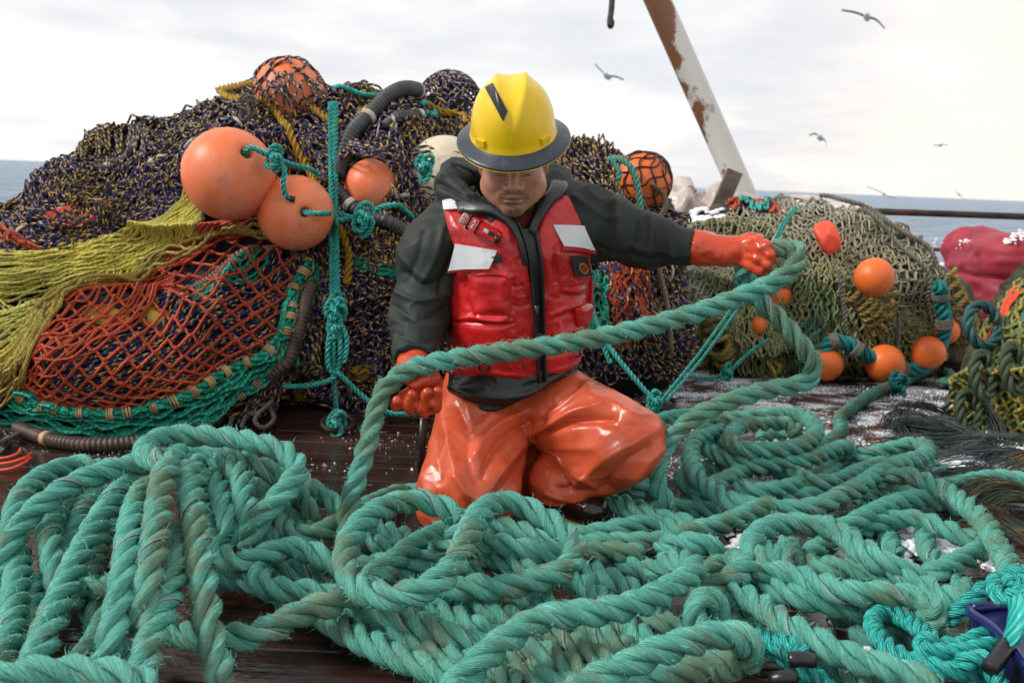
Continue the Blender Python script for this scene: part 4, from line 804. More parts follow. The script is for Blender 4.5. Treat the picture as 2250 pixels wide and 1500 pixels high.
# strobe beacon tied to the chest
P, _ = hit(f_torso, np.array([(1068., 509.)]), 1.8, 3.6, 60); N, _ = grad(f_torso, P); bn = nrm(N[0]*.6+TOC*.5); bx = nrm(RTC*math.cos(math.radians(30))-UPC*math.sin(math.radians(30))); bx = nrm(bx-bn*(bx@bn)); by = np.cross(bn, bx)
BM = np.stack([bx, by, bn], 1); bc = P[0]+N[0]*.052
def bb(c): return bc+np.asarray(c, float)@BM.T
def bevel_box(b, c, s, r=.003):
    s = np.asarray(s, float)/2; t_ = np.linspace(0, 2*np.pi, 25)
    def ring(k, z, ins): 
        e = 5.0; cx = np.sign(np.cos(t_))*np.abs(np.cos(t_))**(2/e)*(s[0]-ins); cy = np.sign(np.sin(t_))*np.abs(np.sin(t_))**(2/e)*(s[1]-ins); return np.stack([cx, cy, np.full(25, z)], -1)
    G = np.stack([ring(0, -s[2], s[0]*.999), ring(0, -s[2], r), ring(0, -s[2]+r, 0), ring(0, s[2]-r, 0), ring(0, s[2], r), ring(0, s[2], min(s[0], s[1])*.98)]); G[0, :, 1] *= 0; G[-1] = G[-1]
    b.grid(bb(np.asarray(c)+G), flip=True); b.add(bb(np.asarray(c)+np.array([[-s[0]+r, -s[1]+r, s[2]], [s[0]-r, -s[1]+r, s[2]], [s[0]-r, s[1]-r, s[2]], [-s[0]+r, s[1]-r, s[2]]])), np.array([[0, 1, 2, 3]]))
b = MB(); bevel_box(b, (.012, 0, 0), (.105, .036, .026)); bevel_box(b, (.01, .0185, .002), (.11, .006, .010)); bevel_box(b, (.03, -.0185, -.002), (.08, .006, .010)); bea = b.build('beacon', 'beacon_red', parent=PER)
m, t = new_mat('beacon_lens'); finish(t, (0.75, 0.55, 0.52), 0.08, Transmission_Weight=0.55, IOR=1.45)
b = MB(); bevel_box(b, (-.054, 0, 0), (.022, .034, .024), .005); b.build('lens', 'beacon_lens', parent=bea)
for x_ in (-.036, -.006):
    b = MB(); bevel_box(b, (x_, 0, 0), (.0045, .045, .033)); b.build('strap', 'zip_black', parent=bea)
b = MB(); bevel_box(b, (.022, .001, .0135), (.014, .011, .0012), .0003); b.build('label', 'print_white', parent=bea)
b = MB(); bevel_box(b, (.040, .001, .0135), (.018, .012, .0014), .0003); b.build('label', 'patch_black', parent=bea)
b = MB(); b.ball(bb((.060, -.004, .006)), (.010, .013, .012), 14, 10, M=BM); b.build('switch_knob', 'zip_black', parent=bea)
# raised white border lines and the letters on the beacon
b = MB(); e_ = [(-.031, -.015), (-.011, -.015), (-.011, .015), (-.031, .015), (-.031, -.015)]
for p0, p1 in zip(e_[:-1], e_[1:]): b.tube(bb([(p0[0], p0[1], .0133), (p1[0], p1[1], .0133)]), .0004, 4)
b.build('label_border', 'print_white', parent=bea)
tc = bpy.data.curves.new('lettering', 'FONT'); tc.body = 'ACR'; tc.size = .0135; tc.extrude = .0003; tc.align_x = 'CENTER'; tc.align_y = 'CENTER'
to = bpy.data.objects.new('lettering_curve', tc); COL.objects.link(to); me = bpy.data.meshes.new_from_object(to.evaluated_get(bpy.context.evaluated_depsgraph_get())); bpy.data.objects.remove(to)
lo_ = bpy.data.objects.new('lettering', me); COL.objects.link(lo_); me.materials.clear(); me.materials.append(MATS['print_white'])
MM = np.stack([by, -bx, bn], 1); o_ = bb((-.021, 0, .0136))-np.array(world_loc(bea)); lo_.parent = bea
lo_.matrix_local = Matrix([[*MM[i], o_[i]] for i in range(3)]+[[0, 0, 0, 1]])
# rings at the hem
for px, py in ((1065, 800), (1262, 770)):
    P, _ = hit(f_torso, np.array([(float(px), float(py))]), 1.8, 3.6, 60); a_ = np.linspace(0, 2*np.pi, 20); b = MB(); b.tube(P[0]+[0, -.052, 0]+np.stack([.016*np.cos(a_), -.004*np.sin(a_), .012*np.sin(a_)], -1), .0035, 6, cap=False); b.build('ring', 'zip_black', parent=PER)
# --- gloves
def chain(p, pts, rs, k=.006):
    d = None
    for a_, c_, r0, r1 in zip(pts[:-1], pts[1:], rs[:-1], rs[1:]): e = sd_cone(p, a_, c_, r0, r1); d = e if d is None else smin(d, e, k)
    return d
def glove_r(p):
    d = chain(p, [W_r+nrm(E_r-W_r)*.05, W_r+[0, -.01, -.02], D(925, 815, 2.80)], [.056, .050, .042], .02)
    d = smin(d, sd_ell(p, D(936, 840, 2.765), (.048, .036, .044)), .02)
    fs = [([D(915, 853, 2.745), D(890, 870, 2.715), D(869, 890, 2.695), D(872, 880, 2.675)], [.019, .0165, .0155, .0145]),
          ([D(922, 868, 2.745), D(903, 897, 2.715), D(896, 892, 2.685), D(906, 866, 2.672)], [.019, .0165, .0155, .0145]),
          ([D(942, 872, 2.745), D(930, 903, 2.715), D(925, 895, 2.688), D(937, 862, 2.676)], [.019, .0165, .0155, .0145]),
          ([D(960, 866, 2.75), D(956, 896, 2.72), D(953, 886, 2.697), D(963, 858, 2.69)], [.017, .0155, .0145, .0135])]
    for pts, rs in fs: d = smin(d, chain(p, pts, rs, .012), .009)
    return smin(d, chain(p, [D(952, 832, 2.745), D(930, 834, 2.715), D(908, 846, 2.70)], [.023, .018, .0155]), .006)
def gd(V, N): return .0016*fbm(V*55, 41, 3)+.0025*np.abs(vnoise(V*28, 43))-.001
g_r = solid('glove', 'glove_rubber', glove_r, D(930, 850, 2.75)-.13, D(930, 830, 2.82)+.14, .0036, PER, gd, .02); g_r['label'] = 'palm-up glove with curled fingers under the rope'
def glove_l(p):
    d = chain(p, [W_l-nrm(W_l-E_l)*.05, D(1545, 546, 2.935), D(1590, 553, 2.925), D(1612, 551, 2.92)], [.046, .0455, .038, .040], .03)
    d = smin(d, sd_ell(p, D(1634, 552, 2.915), (.042, .034, .036)), .02)
    fs = [([D(1632, 533, 2.905), D(1664, 531, 2.868), D(1686, 541, 2.846), D(1694, 552, 2.85)], [.019, .0165, .014, .0125]),
          ([D(1638, 546, 2.895), D(1670, 548, 2.855), D(1692, 560, 2.836), D(1698, 571, 2.845)], [.019, .0165, .014, .0125]),
          ([D(1636, 561, 2.895), D(1666, 567, 2.856), D(1686, 580, 2.84), D(1688, 590, 2.85)], [.0185, .016, .0135, .012]),
          ([D(1630, 574, 2.90), D(1654, 584, 2.868), D(1670, 596, 2.857), D(1670, 604, 2.867)], [.017, .0145, .0125, .011])]
    for pts, rs in fs: d = smin(d, chain(p, pts, rs, .012), .008)
    return smin(d, chain(p, [D(1622, 534, 2.915), D(1645, 524, 2.905), D(1668, 524, 2.90)], [.021, .0165, .014]), .006)
g_l = solid('glove', 'glove_rubber', glove_l, D(1600, 610, 2.80)-[.16, .1, .03], D(1610, 500, 3.0)+[.15, .05, .04], .0036, PER, gd, .02); g_l['label'] = 'gauntlet glove gripping the rope at arm length'
# sheath hanging behind the thigh
b = MB(); b.tube(np.stack([D(932, 900, 3.12), D(928, 960, 3.1), D(924, 1040, 3.08)]), [.013, .013, .010], 8, squash=.5); b.build('knife_sheath', 'zip_black', parent=PER)
# ------------------------------------------------------------------ the rope in his hands
def free(pts, step=0.011): a = np.array(pts, float); return catmull(DA(a[:, :2], a[:, 2]), step)
HELD = free([(1478, 1120, 2.86), (1447, 1070, 2.86), (1448, 1010, 2.86), (1478, 960, 2.87), (1530, 915, 2.88), (1600, 882, 2.89), (1680, 858, 2.90), (1752, 845, 2.90), (1784, 826, 2.90), (1782, 790, 2.90), (1750, 745, 2.90), (1710, 700, 2.91), (1668, 660, 2.92), (1632, 620, 2.93), (1632, 592, 2.915), (1652, 572, 2.90), (1680, 556, 2.885), (1715, 546, 2.87), (1748, 550, 2.85), (1752, 578, 2.82), (1715, 612, 2.80), (1650, 642, 2.78), (1550, 680, 2.76), (1420, 718, 2.73), (1280, 748, 2.71), (1130, 770, 2.70), (1000, 788, 2.695), (905, 810, 2.70), (850, 850, 2.695), (826, 905, 2.67), (810, 970, 2.63), (788, 1040, 2.59), (768, 1110, 2.55), (762, 1180, 2.52), (780, 1240, 2.50)])
b = MB(); lay_rope(b, HELD, RR*.95, fuzz=1400, jit=.06)
b.build('thick_rope', 'rope_green', label='thick green rope held in both gloves, slung across the red vest', cat='rope')
# ------------------------------------------------------------------ big net pile on the left
def twine_mat(name, c1, c2, share, per=0.030, dark=None, rough=0.7, mix=None):
    m, t = new_mat(name); uv = t('ShaderNodeUVMap').outputs[0]; u, v, _ = t.sep(uv); ti = t.attr('tint')[2]; obj = t.coord()
    nz = t.noise(t.comb(t.math('MULTIPLY', u, 22.0), v, t.math('MULTIPLY', ti, 40.0)), 1.0, 2.0)
    s = t.math('FRACT', t.math('ADD', t.math('ADD', t.math('DIVIDE', u, per), v), t.math('MULTIPLY', nz, 1.4)))
    f = t.math('LESS_THAN', s, share)
    big = t.noise(obj, 5.0, 3.0)
    a1 = t.mix(t.ramp(big, 0.3, 0.7), tuple(q*0.55 for q in c1), c1)
    if mix is not None: a1 = t.mix(t.ramp(t.noise(obj, 3.0, 3.0), 0.48, 0.6), a1, mix)
    c = t.mix(f, a1, c2)
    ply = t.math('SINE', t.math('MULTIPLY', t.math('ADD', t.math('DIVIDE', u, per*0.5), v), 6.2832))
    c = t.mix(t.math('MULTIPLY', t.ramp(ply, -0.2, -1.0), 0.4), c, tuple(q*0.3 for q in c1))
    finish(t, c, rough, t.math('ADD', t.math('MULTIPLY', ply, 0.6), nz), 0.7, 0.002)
twine_mat('twine_navy', (0.022, 0.030, 0.145), (0.62, 0.40, 0.075), 0.25, 0.050, mix=(0.040, 0.034, 0.045))
twine_mat('twine_yellow', (0.78, 0.67, 0.13), (0.03, 0.36, 0.20), 0.10, 0.045)
twine_mat('twine_ochre', (0.46, 0.36, 0.07), (0.30, 0.24, 0.06), 0.3, 0.03)
twine_mat('twine_red', (0.66, 0.10, 0.034), (0.40, 0.05, 0.02), 0.3, 0.02)
twine_mat('twine_green', (0.0, 0.31, 0.195), (0.01, 0.40, 0.27), 0.4, 0.03)
twine_mat('twine_grey', (0.50, 0.46, 0.34), (0.38, 0.35, 0.24), 0.4, 0.03, mix=(0.34, 0.33, 0.17))
twine_mat('twine_olive', (0.30, 0.30, 0.10), (0.09, 0.27, 0.18), 0.35, 0.04, mix=(0.46, 0.38, 0.14))
twine_mat('twine_bale', (0.44, 0.33, 0.05), (0.04, 0.25, 0.18), 0.22, 0.05)
simple_mat('pile_dark', (0.012, 0.013, 0.030), 0.9, 0.5, 18, 0.8, 40, dirt=(0.05, 0.035, 0.014), dscale=30, dlo=0.55, dhi=0.65)
simple_mat('pile_olive', (0.045, 0.042, 0.018), 0.9, 0.5, 14, 0.8, 30, dirt=(0.09, 0.07, 0.03), dscale=20)
simple_mat('float_cream', (0.62, 0.55, 0.40), 0.5, 0.12, 6, 0.2, 60, dirt=(0.40, 0.33, 0.22), dscale=8)
simple_mat('hose_grey', (0.055, 0.058, 0.062), 0.5, 0.25, 14, 0.2, 70, dirt=(0.12, 0.11, 0.10), dscale=10)
simple_mat('hose_brown', (0.075, 0.048, 0.034), 0.5, 0.3, 12, 0.2, 70, dirt=(0.035, 0.024, 0.018), dscale=10)
simple_mat('float_yellow', (0.50, 0.33, 0.02), 0.5, 0.2, 6)
def EL(px, py, Y, rx, rz, ry): return (D(px, py, Y), np.array([rx*Y/FPX, ry, rz*Y/FPX]))
def blob(els, k=0.12, bump=0.0, sc=4.0, seed=3):
    def f(p):
        d = None
        for c, r in els: e = sd_ell(p, c, r); d = e if d is None else smin(d, e, k)
        d = d if d.ndim else d
        return np.maximum(d, -0.01-p[..., 2])
    return f
def lump(P): return .035*fbm(P*3.6, 3, 2)+.105*(1-np.abs(vnoise(P*np.array([1.6, 2.2, 4.2])+.6*vnoise(P*2, 2)[..., None], 12)))**4-.03
def hit2(f, px, t0=2.9, t1=9.0, n=26):
    d = nrm(rays(px)); sh = d.shape[:-1]; d = d.reshape(-1, 3); t = np.full(len(d), t0); bs = np.full(len(d), 1e9); bt = t.copy()
    for _ in range(n):
        s = f(CAM+d*t[:, None]); better = s < bs; bs = np.where(better, s, bs); bt = np.where(better, t, bt); t = np.minimum(t+np.maximum(s, -0.1)*0.85, t1)
    P = CAM+d*bt[:, None]; N, dd = grad(f, P, 0.01); P = P-N*dd[:, None]; P = P+N*lump(P)[:, None]
    return P.reshape(sh+(3,)), N.reshape(sh+(3,))
def netting(mb, ctrl, n, m, f, r, cells, amp=0.9, off=0.01, jit=0.006, wander=0.25, knots=0, uwarp=None, sides=5, phase2=True, rough=0.0):
    C = np.array(ctrl, float); u = np.linspace(0, 1, m)[None]; k = np.arange(n)[:, None]
    uu = u if uwarp is None else u**uwarp
    ph = uu*cells+0.5*(k % 2); tri = np.abs((ph % 1)*2-1)*2-1; tri = np.sign(tri)*np.abs(tri)**0.8
    v = (k+0.5)/n+tri*amp*0.5/n+wander/n*vnoise(np.stack(np.broadcast_arrays(uu*cells*0.6, k*0.37+1000.0, 0*u), -1), 7)
    g_ = evalpatch(C, np.clip(v, 0, 1), np.broadcast_to(u, v.shape))
    if rough: g_ = g_+rough*np.stack([vnoise(np.stack(np.broadcast_arrays(uu*cells*1.7, k*9.1+q*50, 0*u), -1), 11+q) for q in (0, 1)], -1)
    P, N = hit2(f, g_)
    o = off+jit*vnoise(np.stack(np.broadcast_arrays(uu*cells*1.3, k*3.7+500, 0*u), -1), 9)+r
    P = P+N*o[..., None]; P[..., 2] = np.maximum(P[..., 2], r)
    mb.tubes(P, r, sides, ref=N)
    if knots:
        kn = np.abs(tri) > 0.97
        for i, j in np.argwhere(kn)[::1]:
            if rng.random() < knots: mb.ball(P[i, j], r*1.75, 6, 4, A=rng.random())
    return P
els = [EL(45, 735, 5.0, 240, 285, .7), EL(318, 690, 5.0, 296, 372, .75), EL(580, 618, 5.0, 300, 378, .75), EL(820, 600, 4.95, 260, 362, .7), EL(1050, 620, 5.0, 300, 330, .7), EL(1290, 610, 5.05, 190, 262, .6), EL(1400, 650, 5.1, 95, 210, .45), EL(988, 250, 5.1, 66, 78, .18), EL(790, 250, 4.9, 70, 44, .2), EL(630, 240, 5.0, 100, 60, .25)]
elf = [EL(320, 800, 4.18, 290, 195, .50), EL(520, 720, 4.35, 190, 190, .42), EL(130, 800, 4.45, 160, 140, .5)]
f_main = blob(els, 0.12, 0.03, 4.0); f_front = blob(elf, 0.12, 0.02, 5.0); f_all = lambda p: np.minimum(f_main(p), f_front(p))
def pile_box(E, pad=.1): lo = np.min([c-r for c, r in E], 0)-pad; hi = np.max([c+r for c, r in E], 0)+pad; lo[2] = -.05; return lo, hi
NAVY = thing('fishing_net', D(500, 800, 5)*[1, 1, 0], 'huge mound of navy and yellow flecked trawl netting behind the kneeling person', 'net')
V, F = surface(f_main, *pile_box(els), 0.03, 0.08); V = V+vnorm(V, F)*(lump(V)-.012)[:, None]; b = MB(); b.add(V, F); b.build('net_bulk', 'pile_dark', parent=NAVY)
N1 = [[(745, 205), (640, 205), (540, 205), (430, 215), (320, 215), (230, 235), (130, 290), (40, 350), (-80, 420)], [(745, 300), (640, 285), (520, 300), (400, 330), (290, 370), (190, 415), (100, 450), (20, 480), (-80, 505)], [(745, 420), (640, 400), (520, 380), (410, 400), (310, 440), (220, 480), (130, 510), (50, 530), (-80, 560)], [(745, 540), (600, 520), (500, 480), (420, 470), (340, 490), (260, 520), (170, 550), (80, 580), (-80, 630)]]
N2 = [[(720, 222), (790, 212), (850, 240), (900, 258), (960, 268), (1010, 288), (1070, 330)], [(720, 330), (800, 310), (860, 310), (920, 320), (970, 330), (1020, 350), (1070, 380)], [(720, 480), (790, 470), (850, 470), (900, 460), (950, 450), (1000, 440), (1060, 440)], [(720, 620), (800, 590), (850, 580), (900, 570), (950, 560), (1000, 540), (1060, 540)]]
N3 = [[(690, 470), (725, 600), (690, 720), (610, 870)], [(740, 500), (770, 640), (740, 760), (690, 890)], [(820, 520), (850, 650), (840, 770), (800, 890)], [(920, 540), (950, 680), (950, 780), (930, 900)]]
N4 = [[(1180, 340), (1250, 336), (1320, 344), (1380, 368), (1440, 430), (1490, 520)], [(1200, 420), (1280, 405), (1340, 410), (1400, 430), (1450, 480), (1490, 560)], [(1230, 560), (1310, 560), (1370, 560), (1420, 570), (1465, 600), (1495, 640)], [(1240, 700), (1310, 690), (1380, 690), (1430, 700), (1470, 710), (1495, 720)], [(1240, 830), (1310, 825), (1390, 825), (1440, 820), (1480, 805), (1500, 790)]]
N5 = [[(1030, 290), (1130, 300), (1250, 335)], [(1030, 450), (1130, 450), (1250, 430)], [(1020, 620), (1130, 620), (1260, 600)], [(940, 870), (1100, 860), (1260, 830)]]
for ctrl, n, m_, cells in ((N1, 60, 220, 20), (N2, 50, 130, 10), (N3, 34, 110, 9), (N4, 60, 110, 10), (N5, 44, 70, 7)):
    for lay in range(3):
        b = MB(); netting(b, ctrl, [n, int(n*.7), n//3][lay], m_, f_main, .0058, cells*(.7+.3*lay), amp=.8+.35*lay, off=.002+.014*lay, jit=.022, wander=1.8, rough=4.0 if lay < 2 else 9.0)
        b.build('netting', 'twine_navy', parent=NAVY, kind='stuff')
# lumps: loops and tag ends of twine standing off the pile
b = MB()
for _ in range(420):
    ctrl = [N1, N2, N3, N4][rng.choice(4, p=[.45, .25, .12, .18])]; q_ = evalpatch(np.array(ctrl, float), rng.random(1), rng.random(1)); P, N = hit2(f_main, q_)
    c_ = P[0]+N[0]*.02; a_ = np.linspace(0, rng.uniform(2.5, 5.5), 9); e1 = nrm(np.cross(N[0], rng.normal(size=3))); e2 = nrm(np.cross(N[0], e1)+N[0]*rng.uniform(0, .9)); R_ = rng.uniform(.015, .04)
    b.tube(c_+np.outer(np.cos(a_), e1)*R_+np.outer(np.sin(a_), e2)*R_*.8, .0062, 5, A=rng.random())
b.build('twine_loops', 'twine_navy', parent=NAVY, kind='stuff')
# the two peaks where the net hangs open against the sky
for (px, py, Y, rx, rz) in ((988, 248, 5.1, 70, 82), (795, 245, 4.9, 72, 46)):
    c_ = D(px, py, Y); R3 = np.array([rx*Y/FPX, .2, rz*Y/FPX]); b = MB()
    for s in (-1, 1):
        for k in range(26):
            ph = np.linspace(.08, 2.0, 30); th_ = 2*np.pi*k/26+s*ph*1.1+.15*vnoise(np.stack([ph*3, ph*0+k, ph*0], -1), 3)
            b.tube(c_+np.stack([np.sin(ph)*np.cos(th_), np.sin(ph)*np.sin(th_), np.cos(ph)], -1)*R3*(1.03+.05*rng.random()), .0062, 5, A=rng.random())
    b.build('net_peak', 'twine_navy', parent=NAVY, kind='stuff')
# --- front nets
ff = f_front
YEL = thing('fishing_net', D(150, 760, 4.2)*[1, 1, 0], 'yellow netting with green flecks, stretched in tight strands down the left side', 'net')
V, F = surface(f_front, *pile_box(elf), 0.03, 0.08); V = V+vnorm(V, F)*(lump(V)-.012)[:, None]
Y1 = [[(432, 400), (350, 478), (250, 520), (130, 545), (0, 575), (-80, 590)], [(440, 450), (360, 530), (260, 575), (140, 605), (10, 650), (-80, 665)], [(445, 500), (385, 555), (275, 605), (155, 670), (55, 750), (-80, 790)], [(440, 530), (330, 575), (215, 635), (120, 720), (60, 830), (-80, 910)]]
f_y = lambda p: np.minimum(f_main(p)-.03, f_front(p)-.02)
for lay in range(2):
    b = MB(); netting(b, Y1, 46, 130, f_y, .0058, 9+3*lay, amp=.95, off=.006+.012*lay, jit=.010, wander=1.1, rough=2.0, knots=.6); b.build('netting', 'twine_yellow', parent=YEL, kind='stuff')
b = MB(); netting(b, [[(150, 655), (100, 715), (60, 790), (0, 850), (-60, 890)], [(200, 650), (130, 740), (95, 820), (30, 880), (-60, 930)]], 16, 80, f_y, .007, 8, amp=1.6, off=.02, jit=.014, wander=2.2, rough=4); b.build('net_fringe', 'twine_ochre', parent=YEL, kind='stuff')
b = MB(); netting(b, [[(592, 512), (510, 506), (430, 520), (330, 560), (230, 612), (110, 690)], [(598, 528), (515, 526), (440, 542), (345, 582), (240, 640), (130, 715)]], 5, 130, lambda p: f_y(p)-.02, .0075, 9, amp=1.5, off=.02, jit=.016, wander=2.5, rough=4, knots=.8); b.build('net_edge', 'twine_ochre', parent=YEL, kind='stuff')
RED = thing('fishing_net', D(330, 850, 4.0)*[1, 1, 0], 'orange red netting pulled open in diamond meshes over the front of the pile', 'net')
b = MB(); b.add(V, F); b.build('net_bulk', 'pile_dark', parent=RED)
b = MB(); netting(b, [[(650, 530), (560, 560), (430, 620), (300, 690), (130, 790)], [(680, 640), (600, 690), (450, 750), (300, 800), (110, 850)], [(640, 760), (560, 800), (430, 850), (280, 880), (100, 880)]], 50, 130, ff, .0062, 11, amp=1.2, off=.002, jit=.022, wander=1.4, rough=4); b.build('inner_netting', 'twine_navy', parent=RED, kind='stuff')
b = MB(); netting(b, [[(655, 545), (648, 640), (625, 740), (570, 830), (470, 905)], [(690, 540), (690, 650), (670, 760), (620, 860), (540, 930)], [(740, 540), (735, 660), (725, 770), (700, 860), (640, 920)]], 34, 120, f_all, .0064, 9, amp=1.0, off=.006, jit=.02, wander=1.8, rough=4); b.build('inner_netting', 'twine_navy', parent=RED, kind='stuff')
RC = [[(118, 668), (200, 612), (330, 558), (480, 520), (660, 508)], [(104, 722), (200, 680), (330, 640), (500, 592), (668, 590)], [(92, 780), (190, 760), (330, 730), (480, 690), (645, 680)], [(82, 838), (170, 848), (300, 838), (450, 790), (615, 765)], [(80, 872), (180, 892), (310, 886), (450, 845), (585, 795)]]
b = MB(); netting(b, RC, 19, 420, ff, .0066, 12, amp=.98, off=.022, jit=.010, wander=.5, knots=.85, uwarp=1.0, rough=2.6); b.build('mesh', 'twine_red', parent=RED, kind='stuff')
b = MB(); netting(b, [[(120, 640), (180, 600), (260, 570), (360, 555)], [(110, 740), (190, 690), (280, 640), (380, 590)], [(80, 850), (170, 820), (280, 740), (370, 640)]], 22, 90, ff, .0052, 5, amp=.9, off=.028, jit=.008, wander=.8, knots=.5, rough=1.5); b.build('mesh', 'twine_red', parent=RED, kind='stuff')
b = MB(); netting(b, [[(600, 462), (520, 480), (440, 512), (360, 556)], [(600, 515), (520, 525), (450, 545), (370, 580)]], 15, 70, f_y, .006, 6, amp=1.2, off=.02, jit=.012, wander=1.5, rough=2); b.build('mesh', 'twine_red', parent=RED, kind='stuff')
# tufts of loose red twine at the far left and behind the person
b = MB(); netting(b, [[(0, 500), (40, 510), (90, 540)], [(0, 560), (50, 545), (110, 560)]], 8, 50, f_main, .007, 5, amp=2, off=.03, jit=.02, wander=3, rough=8); b.build('loose_twine', 'twine_red', parent=RED, kind='stuff')
b = MB(); netting(b, [[(1335, 575), (1330, 650), (1345, 720), (1330, 770)], [(1400, 575), (1410, 650), (1400, 720), (1380, 760)]], 16, 70, f_main, .009, 8, amp=1.6, off=.02, jit=.012, wander=1.5, rough=3)
b.build('fishing_net', 'twine_red', label='bunch of orange red netting hanging below the outstretched arm', cat='net')
# --- green selvedge with lashings, and ribbed hose along its foot
SEL = thing('net_selvedge', D(330, 950, 3.8)*[1, 1, 0], 'green net edging lashed with tan cord round the red netting', 'net edging')
GI = [(68, 850), (150, 884), (290, 890), (420, 862), (540, 795), (600, 750), (632, 640), (660, 560), (716, 470)]; GO = [(14, 900), (130, 946), (300, 962), (450, 930), (575, 852), (636, 775), (676, 660), (700, 570), (728, 488)]
for lay in range(2):
    b = MB(); netting(b, [GI, [((a_[0]+c_[0])/2, (a_[1]+c_[1])/2) for a_, c_ in zip(GI, GO)], GO], 9, 230, lambda p: f_front(p)-.015, .0085, 15, amp=1.3, off=.006+.016*lay, jit=.016, wander=1.6, rough=3.0); b.build('netting', 'twine_green', parent=SEL, kind='stuff')
def line_on(pts, f, off, step=.012, r=.01):
    L = catmull(np.column_stack([np.array(pts, float), np.zeros(len(pts))]), 8.0)[:, :2]; P, N = hit2(f, L); P = P+N*off; P[:, 2] = np.maximum(P[:, 2], r)
    return catmull(P[::3] if len(P) > 12 else P, step)
def wraps(par, P, r, every, wd, mat='lashing', turns=3, jitter=.3):
    l = np.concatenate([[0], np.cumsum(np.linalg.norm(np.diff(P, axis=0), axis=1))]); T, N, B = frames(P); s = every*.5
    while s < l[-1]-.02:
        i = int(np.searchsorted(l, s)); b = MB(); a_ = np.linspace(0, 2*np.pi*turns, 14*turns); ww = wd*rng.uniform(.7, 1.3)
        b.tube(P[i]+np.outer((a_/a_[-1]-.5)*ww*2.2, T[i])+r*(np.outer(np.cos(a_), N[i])+np.outer(np.sin(a_), B[i])), wd*.32, 5, squash=.6)
        e_ = P[i]+N[i]*r; b.tube(np.stack([e_, e_+T[i]*.02+N[i]*.01, e_+T[i]*.05*rng.uniform(-1, 1)+B[i]*.02]), .0025, 4); b.build('lashing', mat, parent=par); s += every*rng.uniform(1-jitter, 1+jitter)
PU = line_on([(66, 846), (90, 872), (150, 890), (230, 899), (300, 898), (370, 882), (430, 858), (500, 818), (560, 786), (612, 752)], f_front, .035)
b = MB(); lay_rope(b, PU, .022, 3, 3.2, 8, tint=.1); b.build('border_rope', 'twine_green', parent=SEL); wraps(SEL, PU, .025, .085, .014)
PR = line_on([(612, 752), (628, 690), (640, 630), (655, 580), (680, 530), (712, 470)], f_front, .04); b = MB(); lay_rope(b, PR, .020, 3, 3.2, 8); b.build('border_rope', 'twine_green', parent=SEL); wraps(SEL, PR, .024, .075, .016)
PB = line_on([(40, 928), (110, 955), (200, 965), (300, 962), (380, 945), (470, 915), (560, 850), (600, 800), (622, 760)], f_front, .035); b = MB(); lay_rope(b, PB, .018, 3, 3.2, 8); b.build('border_rope', 'twine_green', parent=SEL); wraps(SEL, PB, .020, .075, .012)
def hose(name, P, r, mat, label, cat, tape=(), tmat='tape_white', per=.018, parent=None, group=None):
    l = np.concatenate([[0], np.cumsum(np.linalg.norm(np.diff(P, axis=0), axis=1))]); n = max(30, int(l[-1]/per*5)); s = np.linspace(0, l[-1], n); Q = np.stack([np.interp(s, l, P[:, k]) for k in range(3)], 1)
    o = thing(name, Q.mean(0)*[1, 1, 0]+[0, 0, Q[:, 2].min()-r], label, cat, group); b = MB(); b.tube(Q, r*(1+.11*np.sin(2*np.pi*s/per)), 14); b.build('ribbed_tube', mat, parent=o)
    for f0 in tape:
        i = int(f0*(n-1)); w_ = max(4, int(.035/(l[-1]/n))); seg = Q[max(0, i-w_//2):i+w_//2]; b = MB(); b.tube(seg, r*(1.16+.10*vnoise(np.stack([np.arange(len(seg))*.35, np.zeros(len(seg)), np.zeros(len(seg))+i], -1), 3)), 12); b.build('tape_wrap', tmat, parent=o)
    return o
hose('ribbed_hose', catmull(np.vstack([GA(np.array([(40., 940), (100, 962), (180, 976), (280, 974), (380, 957), (460, 930)]), np.full(6, .03)), GA(np.array([(530., 885)]), np.array([.07])), line_on([(598, 810), (632, 745), (652, 670), (664, 610)], f_front, .06)[::6]]), .012), .026, 'hose_brown', 'long brown ribbed hose curving along the foot of the green net edging', 'hose', (.115, .66), 'lashing')
hose('ribbed_hose', line_on([(748, 402), (766, 350), (795, 305), (830, 275), (870, 253), (925, 245)], f_main, .06), .033, 'hose_grey', 'dark grey ribbed hose arching near pile top, wrapped twice in whitish tape', 'hose', (.40, .86))
hose('ribbed_hose', line_on([(745, 425), (780, 465), (815, 488), (855, 505), (900, 522)], f_main, .06), .027, 'hose_grey', 'grey ribbed hose leaning against the dark jacket shoulder', 'hose', (.25,))
hose('ribbed_hose', line_on([(212, 380), (262, 350), (310, 322), (350, 302), (395, 288)], f_main, .018), .022, 'hose_grey', 'faded grey ribbed hose half buried in the navy netting, far left slope', 'hose', (.1, .75))
hose('ribbed_hose', line_on([(840, 310), (880, 290), (915, 280)], f_main, .02), .024, 'hose_grey', 'short grey ribbed hose stub under the arching hose', 'hose', (.85,))
hose('ribbed_hose', line_on([(420, 640), (470, 600), (540, 575), (600, 560)], f_front, .008), .022, 'hose_brown', 'brown ribbed hose showing through the red diamond meshes', 'hose', (.9,), 'lashing')
hose('ribbed_hose', line_on([(595, 385), (640, 372), (700, 372)], f_main, .03), .022, 'hose_brown', 'short brown ribbed hose between the two large orange buoys', 'hose')
